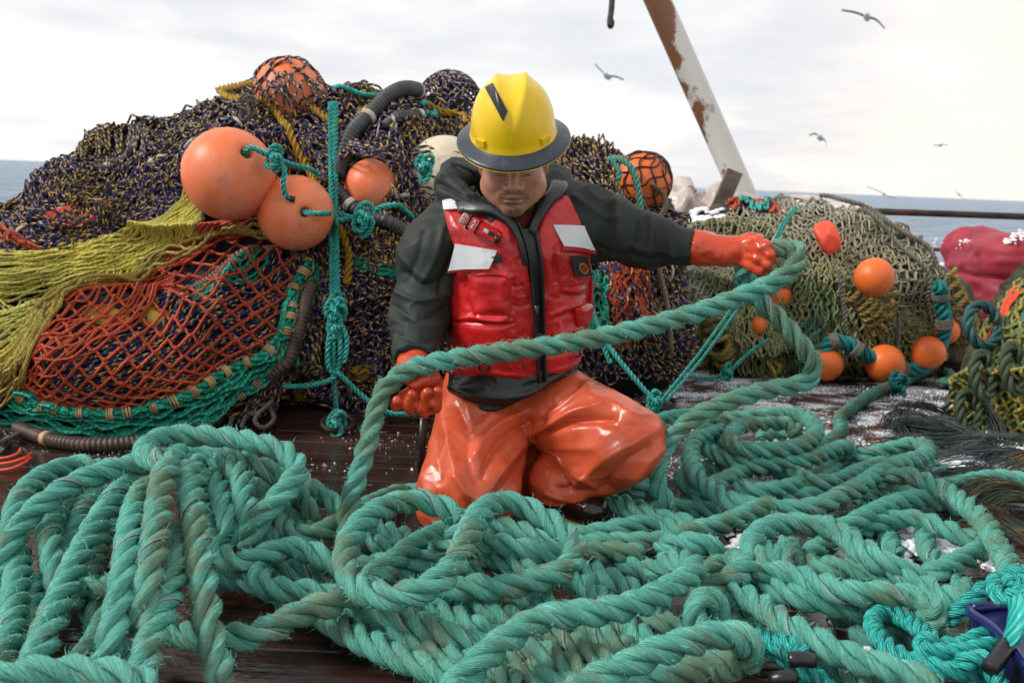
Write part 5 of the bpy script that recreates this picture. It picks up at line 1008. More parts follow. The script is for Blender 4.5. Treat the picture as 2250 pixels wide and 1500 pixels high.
# --- buoys
def buoy(px, py, rpx, Y, axis, label, mat='buoy', hole=True, group='orange buoys on the net pile', ring=False, sy=1.0):
    c_ = D(px, py, Y); R_ = rpx*Y/FPX; ax = nrm(RTC*axis[0]+UPC*axis[1]+TOC*axis[2]); e1 = nrm(np.cross(ax, [0.1, .2, 1])); e2 = np.cross(ax, e1)
    ph = np.concatenate([[0.02, .05, .075, .095, .115, .14, .18, .23], np.linspace(.30, np.pi, 44)]) if hole else np.linspace(0, np.pi, 50)
    rad = np.ones_like(ph)
    if hole: h_ = np.clip((.23-ph)/.15, 0, 1); rad = 1-.42*h_**1.6
    rad = rad+.010*np.exp(-((ph-1.75)/.02)**2)-.006*np.exp(-((ph-1.70)/.02)**2)
    if ring: rad = rad+.008*np.exp(-((ph-.55)/.03)**2)
    rr_ = np.where(ph < .23, np.sin(np.maximum(ph, .02))*np.ones_like(ph), np.sin(ph)*rad); zz_ = np.cos(ph)*rad
    if hole: rr_[:8] = np.array([0, .085, .095, .10, .11, .13, .165, .215]); zz_[:8] = np.array([.55, .55, .70, .80, .88, .935, .965, .972])
    a_ = np.linspace(0, 2*np.pi, 57); G = c_+R_*(rr_[:, None, None]*(np.cos(a_)[None, :, None]*e1+np.sin(a_)[None, :, None]*e2)+zz_[:, None, None]*ax*sy)
    b = MB(); b.grid(G); o = thing('buoy', c_-[0, 0, R_], label, 'buoy', group); b.build('shell', mat, parent=o)
    if hole: b = MB(); b.ball(c_+ax*R_*.60, R_*.09, 10, 8); b.build('eye_hole', 'hole_dark', parent=o)
    return o, c_, R_, ax, e1, e2
B_A = buoy(503, 383, 100, 4.05, (.60, .36, .72), 'largest orange buoy on the pile, green rope tied through its eye')
B_B = buoy(650, 468, 82, 4.10, (.45, -.10, .88), 'orange buoy below and right of the largest one, eye facing the camera', ring=True)
B_C = buoy(818, 410, 60, 4.36, (-.5, .5, .5), 'dull orange buoy half sunk in netting beside the grey hose', hole=False)
B_D = buoy(635, 208, 76, 4.75, (.1, .8, .5), 'orange buoy topping the pile under a net hood', hole=False)
B_E = buoy(1412, 398, 62, 4.75, (.3, .6, .4), 'bright orange buoy in dark mesh right of the yellow hard hat', mat='float_orange', hole=False)
B_F = buoy(978, 388, 88, 4.52, (.2, .3, .9), 'cream float under loose navy strands left of the hood', mat='float_cream', hole=False, group='cream floats')
b = MB(); b.ball(D(945, 348, 4.62), (.15, .1, .09), 20, 14); b.build('float', 'float_cream', label='flat cream float just above the round cream one', cat='float')
def hood(name, bo, k, r, mat, tw, pmax, label, gap=1.02, pole=(0, .1, 1), cat='net'):
    _, c_, R_, *_ = bo; ax = nrm(np.array(pole, float)); e1 = nrm(np.cross(ax, [1, .1, 0])); e2 = np.cross(ax, e1); b = MB()
    for s in (-1, 1):
        for q in range(k):
            ph = np.linspace(.05, pmax, 34); st = .10*np.sin(ph*9+q*s)+.08*vnoise(np.stack([ph*3, ph*0+q*5.1, ph*0+s], -1), 3); th_ = 2*np.pi*q/k+s*ph*tw+st
            b.tube(c_+R_*(gap+.03*rng.random()+.02*np.sin(ph*7+q)[:, None])*(np.sin(ph)[:, None]*(np.cos(th_)[:, None]*e1+np.sin(th_)[:, None]*e2)+np.cos(ph)[:, None]*ax), r, 5, A=rng.random())
    return b.build(name, mat, label=label, cat=cat)
hood('net_hood', B_D, 7, .0062, 'twine_navy', .9, 2.3, 'open navy mesh stretched over the topmost buoy')
hood('net_hood', B_E, 9, .0042, 'tape_black', .9, 2.6, 'black mesh bag round the bright orange buoy', pole=(.5, -.2, .8))
b = MB(); netting(b, [[(880, 330), (930, 320), (985, 320), (1040, 330)], [(890, 400), (940, 400), (990, 400), (1040, 400)], [(890, 460), (940, 470), (990, 475), (1040, 470)]], 24, 70, lambda p: np.minimum(f_main(p), sd_ell(p, B_F[1], np.full(3, B_F[2]))), .0055, 4, amp=1.0, off=.01, jit=.012, wander=1.2, rough=5)
netting(b, [[(750, 345), (800, 345), (850, 355), (890, 370)], [(760, 372), (800, 368), (850, 375), (890, 385)]], 7, 60, lambda p: np.minimum(f_main(p), sd_ell(p, B_C[1], np.full(3, B_C[2]))), .0062, 6, amp=1.4, off=.02, jit=.02, wander=1.8, rough=6)
netting(b, [[(860, 350), (880, 400), (880, 470)], [(905, 330), (890, 400), (905, 480)]], 16, 50, lambda p: np.minimum(f_main(p), sd_ell(p, B_C[1], np.full(3, B_C[2]))), .0055, 5, amp=1.2, off=.01, jit=.012, wander=1.2, rough=5)
b.build('loose_netting', 'twine_navy', label='loose navy strands sagging over the cream floats', cat='net', kind='stuff')
b = MB(); netting(b, [[(545, 240), (560, 190), (600, 150), (640, 130), (690, 150), (722, 190), (728, 235)], [(560, 260), (580, 240), (610, 232), (640, 230), (680, 232), (710, 240), (725, 260)]], 4, 90, lambda p: np.minimum(f_main(p), sd_ell(p, B_D[1], np.full(3, B_D[2]))), .006, 9, amp=1.6, off=.012, jit=.014, wander=1.6, rough=5); b.build('net_collar', 'twine_navy', parent=NAVY, kind='stuff')
# orange marker panel in the netting
P, N = hit2(f_main, np.array([[(132, 492), (175, 478), (255, 448)], [(130, 512), (190, 508), (240, 492)]], float)); G = bez(P+N*.052, 6, 10); b = shell(G, np.broadcast_to(N.mean((0, 1)), G.shape), .012); b.build('marker_flag', 'flag_orange', label='flat fluorescent orange flag caught in navy netting at left', cat='flag')
b = MB(); netting(b, [[(130, 490), (190, 478), (262, 445)], [(128, 515), (195, 512), (250, 495)]], 4, 40, f_main, .0058, 5, amp=2, off=.060, jit=.006, wander=2, rough=6); b.build('netting', 'twine_navy', parent=NAVY, kind='stuff')
# yellow floats and pale tape scraps inside the pile
for px, py, rx, rz in ((225, 705, 70, 32), (330, 690, 55, 40)):
    P, N = hit2(f_front, np.array([(px, py)], float)); b = MB(); b.ball(P[0]-N[0]*.042, (rx*.0017, .05, rz*.0017), 18, 12); b.build('float', 'float_yellow', label=('yellow float glimpsed through red netting, nearer the left edge' if px < 300 else 'yellow float glimpsed through the middle of the red netting'), cat='float', group='yellow floats')
for px, py, rx, rz, la in ((660, 850, 60, 45, 'yellow float low in the netting left of the hanging turquoise line'), (800, 820, 55, 40, 'yellow float low in the netting beside the dark sleeve')):
    P, N = hit2(f_main, np.array([(px, py)], float)); b = MB(); b.ball(P[0]-N[0]*.05, (rx*.0021, .09, rz*.0021), 18, 12); b.build('float', 'float_yellow', label=la, cat='float')
b = MB()
for _ in range(46):
    ctrl = [N1, N2, N4][rng.choice(3, p=[.4, .35, .25])]; q_ = evalpatch(np.array(ctrl, float), rng.random(1)*.8, rng.random(1)); P, N = hit2(f_main, q_); c_ = P[0]+N[0]*.035; d_ = nrm(np.cross(N[0], rng.normal(size=3)))
    L_ = rng.uniform(.015, .05); b.tube(np.stack([c_-d_*L_, c_+N[0]*.012, c_+d_*L_]), rng.uniform(.004, .012), 6, squash=.4)
b.build('tape_scraps', 'tape_white', parent=NAVY, kind='stuff')
b = MB(); netting(b, [[(1290, 600), (1270, 680), (1290, 740)], [(1340, 590), (1330, 680), (1330, 740)]], 12, 60, f_main, .0075, 5, amp=1.2, off=.02, jit=.012, wander=1.2, rough=3); netting(b, [[(770, 560), (830, 575), (890, 590)], [(770, 590), (830, 600), (890, 620)]], 8, 60, f_main, .008, 6, amp=1.2, off=.02, jit=.012, wander=1.2, rough=3); netting(b, [[(430, 640), (520, 580), (600, 560)], [(400, 690), (480, 640), (560, 620)]], 7, 60, f_front, .007, 6, amp=1.2, off=.006, jit=.008, wander=1.2, rough=3)
b.build('loose_netting', 'twine_green', parent=NAVY, kind='stuff')
# ------------------------------------------------------------------ lines over the left pile
def knot_pts(c, s, e1=RTC, e2=UPC, e3=TOC, q=3, ph=0.0):
    t_ = np.linspace(0, 2*np.pi, 40); k = np.stack([(2+np.cos(q*t_))*np.cos(2*t_+ph), (2+np.cos(q*t_))*np.sin(2*t_+ph)*1.15, np.sin(q*t_)], -1)/3
    return np.asarray(c)+s*(k[:, :1]*e1*.72+k[:, 1:2]*e2*1.15+k[:, 2:]*e3*.9)+s*.14*np.stack([np.sin(5*t_+ph), np.cos(3*t_+2*ph), np.sin(4*t_+ph)], -1)
def cord(name, runs, r, mat, label, cat, knots=(), strands=3, group=None, fuzz=0, parts=None):
    allp = np.vstack(runs); o = thing(name, (allp[:, 0].mean(), allp[:, 1].mean(), allp[:, 2].min()), label, cat, group)
    for P in runs: b = MB(); lay_rope(b, P, r, strands, 2.6, 6, fuzz=fuzz); b.build('line', mat, parent=o)
    for c_, s in knots:
        b = MB(); lay_rope(b, catmull(knot_pts(c_, s, ph=rng.random()*6), r*.5), r*.9, strands, 2.6, 6, fuzz=fuzz); lay_rope(b, catmull(knot_pts(c_, s*.7, UPC, TOC, RTC, ph=rng.random()*6), r*.5), r*.9, strands, 2.6, 6); b.build('knot', mat, parent=o)
    return o
def over(pts, f, off, step=.008): return line_on(pts, f, off, step)
top = D(733, 220, 4.75); rg = GA(np.array([740., 938.]), .02)
def taut(x0, x1, n=24): 
    t_ = np.linspace(0, 1, n); L = np.stack([x0+(x1-x0)*t_, 222+(690-222)*t_], -1); P, N = hit2(f_all, L); Yl = 4.46+(4.03-4.46)*t_; return catmull(DA(L, np.minimum(Yl, P[:, 1]-.09)), .01)
kc = D(737, 692, 4.02)
runs = [taut(726, 730), taut(738, 738), taut(732, 744)]
runs += [free([(735, 700, 4.0), (732, 780, 3.98), (736, 860, 3.99), (739, 922, 4.03)], .008), free([(744, 715, 4.0), (748, 760, 3.98), (744, 800, 3.98), (732, 830, 3.97), (700, 842, 3.98), (655, 848, 4.0), (620, 846, 4.02)], .008), free([(728, 715, 4.0), (720, 770, 3.97), (724, 812, 3.97), (745, 822, 3.97), (775, 850, 3.98), (815, 885, 3.98), (860, 908, 3.99), (925, 908, 4.0)], .008), free([(745, 705, 4.0), (762, 745, 3.98), (755, 800, 3.98)], .008)]
cord('tie_down_line', runs, .0125, 'line_turquoise', 'bright turquoise lashing line hanging from pile top to a deck ring, big knot halfway', 'rope', [(kc, .055), (D(738, 672, 4.03), .045), (D(739, 722, 4.0), .040), (GA(np.array([740., 930.]), .05), .045)], fuzz=60)
def deck_ring(px, py, label):
    c_ = GA(np.array([float(px), float(py)]), .02); a_ = np.linspace(0, 2*np.pi, 30); o = thing('deck_ring', c_*[1, 1, 0], label, 'ring', 'rusty rings in the deck'); b = MB(); b.tube(c_+np.stack([.062*np.cos(a_), .05*np.sin(a_), .022+.02*np.sin(a_)], -1), .011, 8, cap=False); b.build('hoop', 'rust_ring', parent=o)
    b = MB(); b.ball(c_*[1, 1, 0]+[0, .05, .012], (.04, .03, .025), 12, 8); b.build('pad_eye', 'rust_ring', parent=o)
deck_ring(742, 940, 'rusty deck ring at the lower end of the hanging turquoise line'); deck_ring(1452, 893, 'rusty deck ring where two turquoise lines meet beside the raised knee')
cord('tie_down_line', [over([(742, 222), (790, 236), (830, 250), (850, 262), (800, 310), (780, 345)], f_main, .05), over([(795, 300), (770, 330), (765, 360)], f_main, .06)], .012, 'line_turquoise', 'turquoise line running right along the pile crest beside the grey hose', 'rope')
eA = B_A[1]+B_A[3]*B_A[2]; eB = B_B[1]+B_B[3]*B_B[2]
cord('buoy_lanyard', [catmull(np.stack([eA-B_A[3]*.05, eA+B_A[3]*.03, D(600, 347, 3.93), D(640, 362, 4.0), D(680, 372, 4.05), D(700, 385, 4.15)]), .008), catmull(np.stack([D(610, 352, 3.93), D(625, 375, 3.92), D(622, 405, 3.92), D(630, 432, 3.93), D(642, 438, 3.94)]), .008)], .0125, 'line_turquoise', 'faded turquoise lanyard knotted to the largest buoy', 'rope', [(D(604, 348, 3.92), .040)])
b = MB(); b.tube(np.stack([D(636, 436, 3.935), D(648, 439, 3.94)]), .0135, 8); b.build('rope_end_tape', 'tape_black', label='black taped tip of the buoy lanyard', cat='tape')
cord('buoy_lanyard', [catmull(np.stack([eB-B_B[3]*.06, eB+B_B[3]*.02, D(705, 470, 3.93), D(728, 468, 4.0)]), .008)], .0125, 'line_turquoise', 'turquoise lanyard threaded through the lower orange buoy', 'rope')
cord('tie_down_line', [over([(745, 478), (790, 490), (830, 470), (870, 470), (915, 490)], f_main, .06), over([(760, 500), (800, 485), (820, 500)], f_main, .07)], .014, 'line_turquoise', 'turquoise rope with whitish tape and a fat knot left of the jacket shoulder', 'rope', [(D(800, 482, 4.12), .055)])
cord('tie_down_line', [over([(918, 350), (935, 365), (965, 378)], f_main, .10)], .012, 'line_turquoise', 'short turquoise rope end knotted on the cream float', 'rope', [(D(934, 366, 4.1), .045)])
cord('tie_down_line', [over([(905, 272), (925, 262), (950, 275), (940, 290), (915, 285)], f_main, .05)], .014, 'line_turquoise', 'pale turquoise rope loops behind the arching hose', 'rope')
cord('yellow_rope', [over([(500, 225), (530, 212), (580, 208), (640, 225), (690, 258), (735, 290), (760, 300)], f_main, .06, .01)], .019, 'rope_yellow', 'yellow rope draped over the crest below the topmost buoy', 'rope')
cord('yellow_rope', [over([(505, 222), (535, 245), (580, 270), (620, 305), (660, 345), (690, 390), (715, 430), (745, 480), (760, 520), (770, 560), (765, 640)], f_all, .05, .01)], .019, 'rope_yellow', 'yellow rope slanting down across the pile past both large buoys', 'rope')
cord('yellow_rope', [over([(925, 245), (955, 250), (985, 258), (1010, 275), (1025, 300)], f_main, .05, .01), over([(925, 240), (950, 248), (975, 268), (1000, 280)], f_main, .07, .01), over([(790, 275), (815, 268), (835, 262)], f_main, .05, .01)], .019, 'rope_yellow', 'coiled yellow rope at the crest just left of the hard hat', 'rope')
b = MB(); lay_rope(b, catmull(knot_pts(D(540, 235, 4.45), .05), .008), .008, 3, 2.6, 6); b.build('rope_whipping', 'rope_grey', label='whitish twine whipping where the two yellow ropes meet', cat='twine')
cord('rope_loop', [free([(1348, 345, 4.6), (1375, 350, 4.55), (1392, 385, 4.5), (1405, 430, 4.48), (1425, 470, 4.5), (1445, 480, 4.55), (1462, 455, 4.6), (1455, 425, 4.62), (1430, 405, 4.6)], .008), free([(1345, 390, 4.5), (1365, 425, 4.48), (1385, 470, 4.45)], .008), free([(1440, 560, 4.5), (1455, 620, 4.48), (1470, 700, 4.48), (1475, 780, 4.5)], .008)], .014, 'rope_tan', 'tan hemp rope looped over the netted orange buoy at right', 'rope')
cord('rope_loop', [free([(1335, 350, 4.6), (1355, 348, 4.55), (1385, 365, 4.5), (1400, 400, 4.47), (1408, 460, 4.45), (1412, 500, 4.45)], .008), free([(1345, 350, 4.55), (1362, 380, 4.5), (1350, 410, 4.5)], .008)], .015, 'rope_green', 'pale green rope hanging down beside the tan loop', 'rope')
cord('tie_down_line', [free([(1298, 672, 4.25), (1322, 735, 4.2), (1360, 790, 4.12), (1400, 838, 4.06), (1436, 880, 4.02)], .008), free([(1318, 730, 4.2), (1330, 770, 4.18), (1342, 800, 4.15)], .008)], .0125, 'line_turquoise', 'turquoise line slanting from behind the vest down to the deck ring', 'rope', [(D(1438, 882, 4.0), .035)])
cord('tie_down_line', [free([(1748, 455, 5.6), (1720, 490, 5.2), (1700, 530, 5.0), (1640, 630, 4.7), (1545, 765, 4.3), (1452, 882, 4.03)], .01), free([(1752, 458, 5.6), (1726, 490, 5.2), (1706, 532, 5.0), (1650, 634, 4.7), (1556, 770, 4.3), (1462, 884, 4.03)], .01)], .0085, 'line_turquoise', 'doubled thin turquoise line rising from deck ring behind the glove', 'rope')
cord('tie_down_line', [free([(1690, 745, 5.3), (1650, 772, 5.2), (1605, 812, 5.05), (1580, 826, 5.0)], .009), free([(1605, 815, 5.03), (1570, 830, 5.0), (1540, 832, 5.0), (1515, 826, 5.0)], .009)], .0115, 'line_turquoise', 'short turquoise line knotted on the snowy deck before the right pile', 'rope', [(D(1596, 818, 5.0), .035)])
cord('frayed_rope_end', [catmull(GA(np.array([(500., 945), (520, 905), (555, 890), (590, 895), (602, 920), (580, 940), (560, 925), (575, 900)]), np.array([.02, .05, .06, .06, .04, .03, .06, .09])), .008), catmull(GA(np.array([(530., 940), (545, 910), (570, 905), (600, 880)]), np.array([.02, .06, .08, .1])), .008)], .011, 'rope_grey', 'grey rope loops poking out beneath the brown hose', 'rope')
cord('frayed_rope_end', [catmull(GA(np.array([(-30., 975), (0, 972), (22, 962), (45, 952)]), np.array([.03, .04, .03, .02])), .008), catmull(GA(np.array([(5., 990), (2, 975), (20, 960)]), np.full(3, .02)), .008)], .011, 'rope_grey', 'grey frayed rope end at the left picture edge', 'rope')
o = thing('loose_twine', GA(np.array([30., 1015.]), 0), 'orange twine ends curling on the deck at the left picture edge', 'twine')
for pts in ([(-20, 1020), (20, 1016), (55, 1005), (70, 994)], [(-20, 1034), (20, 1030), (50, 1018), (68, 1004)], [(-20, 1008), (15, 1005), (40, 995), (45, 985)], [(-10, 985), (2, 990), (5, 980)]):
    b = MB(); P = catmull(GA(np.array(pts, float), np.array([.006, .012, .02, .012][:len(pts)])), .008); b.tube(P, .0055, 6); b.build('twine_end', 'flag_orange', parent=o)
# ------------------------------------------------------------------ net pile on the right
elr = [EL(1610, 650, 6.15, 170, 190, .65), EL(1780, 640, 6.2, 230, 195, .7), EL(1930, 690, 6.25, 165, 160, .6), EL(2040, 740, 6.3, 90, 100, .4), EL(1500, 720, 6.2, 110, 110, .5)]
f_r = blob(elr, .12, .03, 3.5, 8)
RPL = thing('fishing_net', D(1780, 830, 6)*[1, 1, 0], 'rounded heap of grey and olive netting on the right, orange floats at its foot', 'net')
V, F = surface(f_r, *pile_box(elr), .035, .08); V = V+vnorm(V, F)*(lump(V)-.012)[:, None]; b = MB(); b.add(V, F); b.build('net_bulk', 'pile_olive', parent=RPL)
g0 = [[(1470, 620), (1540, 510), (1620, 455), (1720, 436), (1830, 440), (1920, 480), (2010, 560), (2110, 690)], [(1470, 680), (1550, 580), (1630, 530), (1720, 515), (1810, 520), (1890, 560), (1970, 630), (2080, 740)], [(1480, 740), (1560, 660), (1640, 620), (1720, 610), (1800, 610), (1870, 640), (1940, 700), (2040, 790)]]
for lay in range(3): b = MB(); netting(b, g0, 26-6*lay, 240, f_r, .0048, 34, amp=1.05, off=.008+.012*lay, jit=.016, wander=1.0, rough=3.5); b.build('netting', 'twine_grey', parent=RPL, kind='stuff')
g1 = [[(1470, 660), (1560, 600), (1680, 590), (1800, 580), (1920, 620), (2050, 720)], [(1470, 740), (1560, 700), (1680, 700), (1800, 690), (1920, 720), (2060, 770)], [(1470, 830), (1560, 840), (1680, 850), (1800, 850), (1920, 845), (2060, 830)]]
for lay in range(2): b = MB(); netting(b, [list(c_) for c_ in np.swapaxes(np.array(g1, float), 0, 1)], 110, 60, f_r, .0062, 7+2*lay, amp=1.2, off=.006+.012*lay, jit=.022, wander=1.6, rough=4.5); b.build('netting', 'twine_olive', parent=RPL, kind='stuff')
def bundle(pts, R_, r, turns, label, mat='rope_olive', fr=f_r, off=.05):
    P = line_on(pts, fr, off, .02, R_); T, N, B = frames(P); l = np.linspace(0, 1, len(P)); m_ = turns*14; s = np.linspace(0, 1, m_); C_ = np.stack([np.interp(s, l, P[:, k]) for k in range(3)], 1); n_ = np.stack([np.interp(s, l, N[:, k]) for k in range(3)], 1); b_ = np.stack([np.interp(s, l, B[:, k]) for k in range(3)], 1); a_ = np.linspace(0, 2*np.pi*turns, m_)
    Q = C_+R_*(np.cos(a_)[:, None]*n_+np.sin(a_)[:, None]*b_)*(1+.12*vnoise(np.stack([a_*.7, a_*0, a_*0], -1), 4))[:, None]; b = MB(); lay_rope(b, catmull(Q, .012), r, 3, 2.6, 6); b.build('rope_bundle', mat, label=label, cat='rope', group='yellow rope bundles on the right pile')
bundle([(1530, 690), (1535, 740), (1540, 800)], .055, .015, 8, 'ochre rope wound in a bundle at the left foot of the right pile'); bundle([(1585, 680), (1590, 740), (1605, 800)], .06, .015, 9, 'ochre rope bundle second from the left on the right pile'); bundle([(1665, 790), (1672, 815), (1680, 835)], .05, .015, 4, 'small ochre rope bundle lying lowest on the right pile', off=.1)
bundle([(1868, 638), (1895, 665), (1918, 700)], .055, .016, 6, 'ochre rope bundle just below the highest orange float'); bundle([(1930, 640), (1925, 690), (1900, 715)], .05, .015, 4, 'ochre rope bundle between orange float and teal rope'); bundle([(2040, 620), (2075, 670), (2100, 720), (2105, 770)], .06, .016, 9, 'ochre rope bundle down the right flank beside the red bale'); bundle([(1760, 700), (1790, 740), (1800, 790)], .05, .013, 7, 'olive rope bundle in the middle of the right pile', 'rope_worn')
P = line_on([(1985, 632), (2010, 655), (2030, 690), (2036, 730), (2010, 762), (1965, 768), (1915, 757), (1870, 738), (1832, 722), (1806, 738), (1815, 775)], f_r, .17, .012); o = thing('braided_rope', P.mean(0)*[1, 1, 0]+[0, 0, P[:, 2].min()], 'thick teal braided rope looping round the middle of the right pile', 'rope'); b = MB(); lay_rope(b, P, .043, 4, 2.0, 8, fuzz=80); b.build('braid', 'rope_teal', parent=o); wraps(o, P, .046, .17, .022, 'rope_grey', 4)
for px, py, r_, Y, la in ((1921, 609, 43, 5.30, 'highest orange float on the right pile'), (1944, 799, 43, 5.42, 'orange float resting on deck at the foot of the right pile, centre'), (1816, 800, 37, 5.40, 'orange float at the pile foot just right of the hanging rope loop'), (2040, 775, 37, 5.50, 'orange float right of the one at the foot centre'), (2078, 727, 30, 5.65, 'smallest visible orange float near the red bale'), (1664, 714, 20, 5.50, 'orange float mostly buried at the left of the right pile'), (1705, 648, 34, 5.60, 'orange float hidden under olive netting below the glove')):
    buoy(px, py, r_, Y, (rng.uniform(-.5, .5), .4, .3), la, 'float_orange', False, 'orange floats on the right pile')
b = MB(); e1 = nrm(D(1800, 482, 5.5)-D(1832, 555, 5.42)); e2 = nrm(np.cross(e1, [0, 1, 0])); e3 = np.cross(e1, e2); th_ = np.linspace(0, 2*np.pi, 33); e_ = 3.2
se = lambda a_, r_: np.sign(np.cos(a_))*np.abs(np.cos(a_))**(2/e_)*r_
G = np.stack([D(1818, 518, 5.45)+se(th_, .092*k)[:, None]*e1+(np.sign(np.sin(th_))*np.abs(np.sin(th_))**(2/e_)*.058*k)[:, None]*e2+(z_-.03*k*np.cos(th_)**2)[:, None]*e3 for k, z_ in ((.01, .022+0*th_), (.8, .022+0*th_), (1, .008+0*th_), (1, -.012+0*th_), (.8, -.024+0*th_), (.01, -.024+0*th_))]); b.grid(G); b.build('marker_float', 'flag_orange', label='flat fluorescent orange float on top of the right pile', cat='float')
cord('frayed_rope_end', [over([(1798, 437), (1850, 452), (1900, 470), (1940, 505), (1985, 555), (2020, 610), (2060, 680), (2075, 735)], f_r, .06), over([(1880, 480), (1930, 520), (1970, 575), (2005, 640), (2030, 700)], f_r, .07)], .016, 'rope_grey', 'grey rope trailing over the right shoulder of the right pile', 'rope')
cord('frayed_rope_end', [over([(1835, 600), (1842, 640), (1850, 690), (1855, 740)], f_r, .08), over([(1950, 690), (1945, 730), (1948, 780)], f_r, .10)], .014, 'rope_grey', 'grey seizing lines hanging among ochre bundles on the right pile', 'rope')
b = MB(); netting(b, [[(1600, 435), (1650, 430), (1700, 440)], [(1610, 460), (1660, 455), (1710, 470)]], 5, 60, f_r, .010, 6, amp=2, off=.03, jit=.03, wander=3, rough=8); b.build('loose_twine', 'twine_red', label='tangle of red twine on the crest beside the rusty boom', cat='twine'); b = MB(); netting(b, [[(1625, 432), (1660, 428), (1700, 436)], [(1620, 455), (1660, 462), (1700, 455)]], 3, 60, f_r, .008, 5, amp=2, off=.04, jit=.03, wander=3, rough=8); b.build('loose_twine', 'line_turquoise', label='tangle of turquoise twine on the crest beside the rusty boom', cat='twine')
def lumps(mb, px, n, f, rx, ry, rad, off=0.0, grd=None):
    for _ in range(n):
        q_ = np.array([[px[0]+rng.normal()*rx, px[1]+rng.normal()*ry]]); P = hit2(f, q_)[0][0] if f is not None else GA(q_[0], grd or 0.0); r_ = rad*rng.uniform(.4, 1.2); mb.ball(P+[0, 0, off*rng.random()], (r_*1.3, r_*1.2, r_*.7), 7, 5)
b = MB(); lumps(b, (1560, 488), 150, f_r, 26, 9, .022, .01); lumps(b, (1740, 446), 110, f_r, 45, 7, .018, .01); lumps(b, (1650, 452), 50, f_r, 30, 8, .016); b.build('snow', 'snow', kind='stuff', label='snow lying in the folds on top of the right pile', cat='snow')
# ------------------------------------------------------------------ boom, board, sheets, rail, bale behind the piles
m, t = new_mat('boom_paint'); c = t.coord(); n = t.noise(c, 2.2, 7.0, 0.68); n2 = t.noise(c, 9.0, 5.0, 0.7); x_, y_, z_ = t.sep(c)
k_ = t.math('ADD', t.math('MULTIPLY', t.math('SUBTRACT', z_, 1.1), 0.11), t.math('MULTIPLY', t.math('ADD', x_, t.math('MULTIPLY', z_, .4706)), -1.1))
fr_ = t.ramp(t.math('ADD', t.math('ADD', t.math('MULTIPLY', n, .7), t.math('MULTIPLY', n2, .3)), k_), 0.56, 0.62)
c2 = t.mix(fr_, t.mix(n2, (0.56, 0.55, 0.51), (0.68, 0.67, 0.63)), t.mix(n2, (0.08, 0.03, 0.016), (0.28, 0.12, 0.045))); finish(t, c2, 0.5, fr_, 0.3, 0.004)
b = MB(); a0, a1 = D(1418, -60, 7.2), D(1652, 470, 7.2); b.tube(np.stack([a0+(a1-a0)*k for k in np.linspace(0, 1, 20)]), .090, 28); o = thing('boom', a1, 'white cargo boom pole with rust streaks, leaning behind the piles', 'pole')
o.location = tuple(a1); b.build('pole', 'boom_paint', parent=o)
simple_mat('board_wood', (0.13, 0.095, 0.075), 0.75, 0.3, 9, 0.5, 40, dirt=(0.20, 0.16, 0.13), dscale=6)
b = MB(); e1 = nrm(D(1612, 382, 6.5)-D(1575, 468, 6.5)); e3 = np.array([0, -1., 0]); e2 = np.cross(e1, e3); b.box(D(1594, 424, 6.5), (.30, .05, .10), np.stack([e1, e3, e2], 1)); b.build('board', 'board_wood', label='weathered wooden board propped against the foot of the boom', cat='board', smooth=False)
simple_mat('sheet_pink', (0.56, 0.47, 0.43), 0.35, 0.2, 5, 0.9, 14, dirt=(0.60, 0.57, 0.55), dscale=5)
def cloth_heap(els_, bump, sc, name, mat, label, cat, h=.02): f = blob(els_, .05, 0); V, F = surface(f, *pile_box(els_, .1), h, .06); N = vnorm(V, F); V = V+N*(bump*(1-2*np.abs(vnoise(V*sc, 17)))+bump*.6*fbm(V*sc*2.3, 5, 3))[:, None]; b = MB(); b.add(V, F); return b.build(name, mat, label=label, cat=cat)
cloth_heap([EL(1500, 460, 6.9, 40, 26, .2), EL(1555, 466, 6.9, 50, 24, .2), EL(1580, 436, 7.0, 11, 30, .06), EL(1497, 436, 7.0, 10, 26, .06), EL(1600, 470, 6.8, 60, 25, .2)], .07, 6.5, 'plastic_sheet', 'sheet_pink', 'crumpled pinkish sheeting heaped behind the outstretched arm', 'sheeting')
cloth_heap([EL(1760, 452, 7.2, 90, 16, .15), EL(1850, 460, 7.2, 60, 14, .15)], .03, 6.0, 'plastic_sheet', 'sheet_pink', 'pale sheeting along the crest of the right pile', 'sheeting')
simple_mat('rail_rust', (0.045, 0.018, 0.011), 0.75, 0.4, 9, 0.6, 40, dirt=(0.10, 0.05, 0.03), dscale=6)
RAIL = thing('rail', D(2200, 700, 8.2)*[1, 1, 0], 'rusty dark pipe rail along the ship side at right', 'rail')
b = MB(); b.tube(np.stack([D(1870, 463, 8.2), D(2050, 469, 8.2), D(2330, 479, 8.2)]), .027, 10); b.build('top_rail', 'rail_rust', parent=RAIL)
for px in (1890, 2300): b = MB(); p = D(px, 470, 8.2); b.tube(np.stack([p, p*[1, 1, 0]]), .025, 8); b.build('post', 'rail_rust', parent=RAIL)
b = MB(); b.tube(np.stack([D(2020, 548, 8.2), D(2330, 552, 8.2)]), .016, 8); b.build('lower_rail', 'rail_rust', parent=RAIL)
simple_mat('bulwark_steel', (0.22, 0.22, 0.21), 0.6, 0.3, 5, 0.3, 20, dirt=(0.12, 0.07, 0.05), dscale=4)
b = MB(); c0 = D(2050, 600, 8.35); b.box((c0[0]+1.0, 8.42, c0[2]/2-.05), (4.5, .08, c0[2]+.16)); b.build('bulwark', 'bulwark_steel', label='low grey steel bulwark below the rusty rail', cat='bulwark', smooth=False)
b = MB()
for _ in range(160): b.ball((c0[0]+rng.uniform(-1.2, 2.2), 8.40+rng.normal()*.02, c0[2]+.04+rng.uniform(0, .03)), (rng.uniform(.03, .07), .05, rng.uniform(.015, .03)), 8, 5)
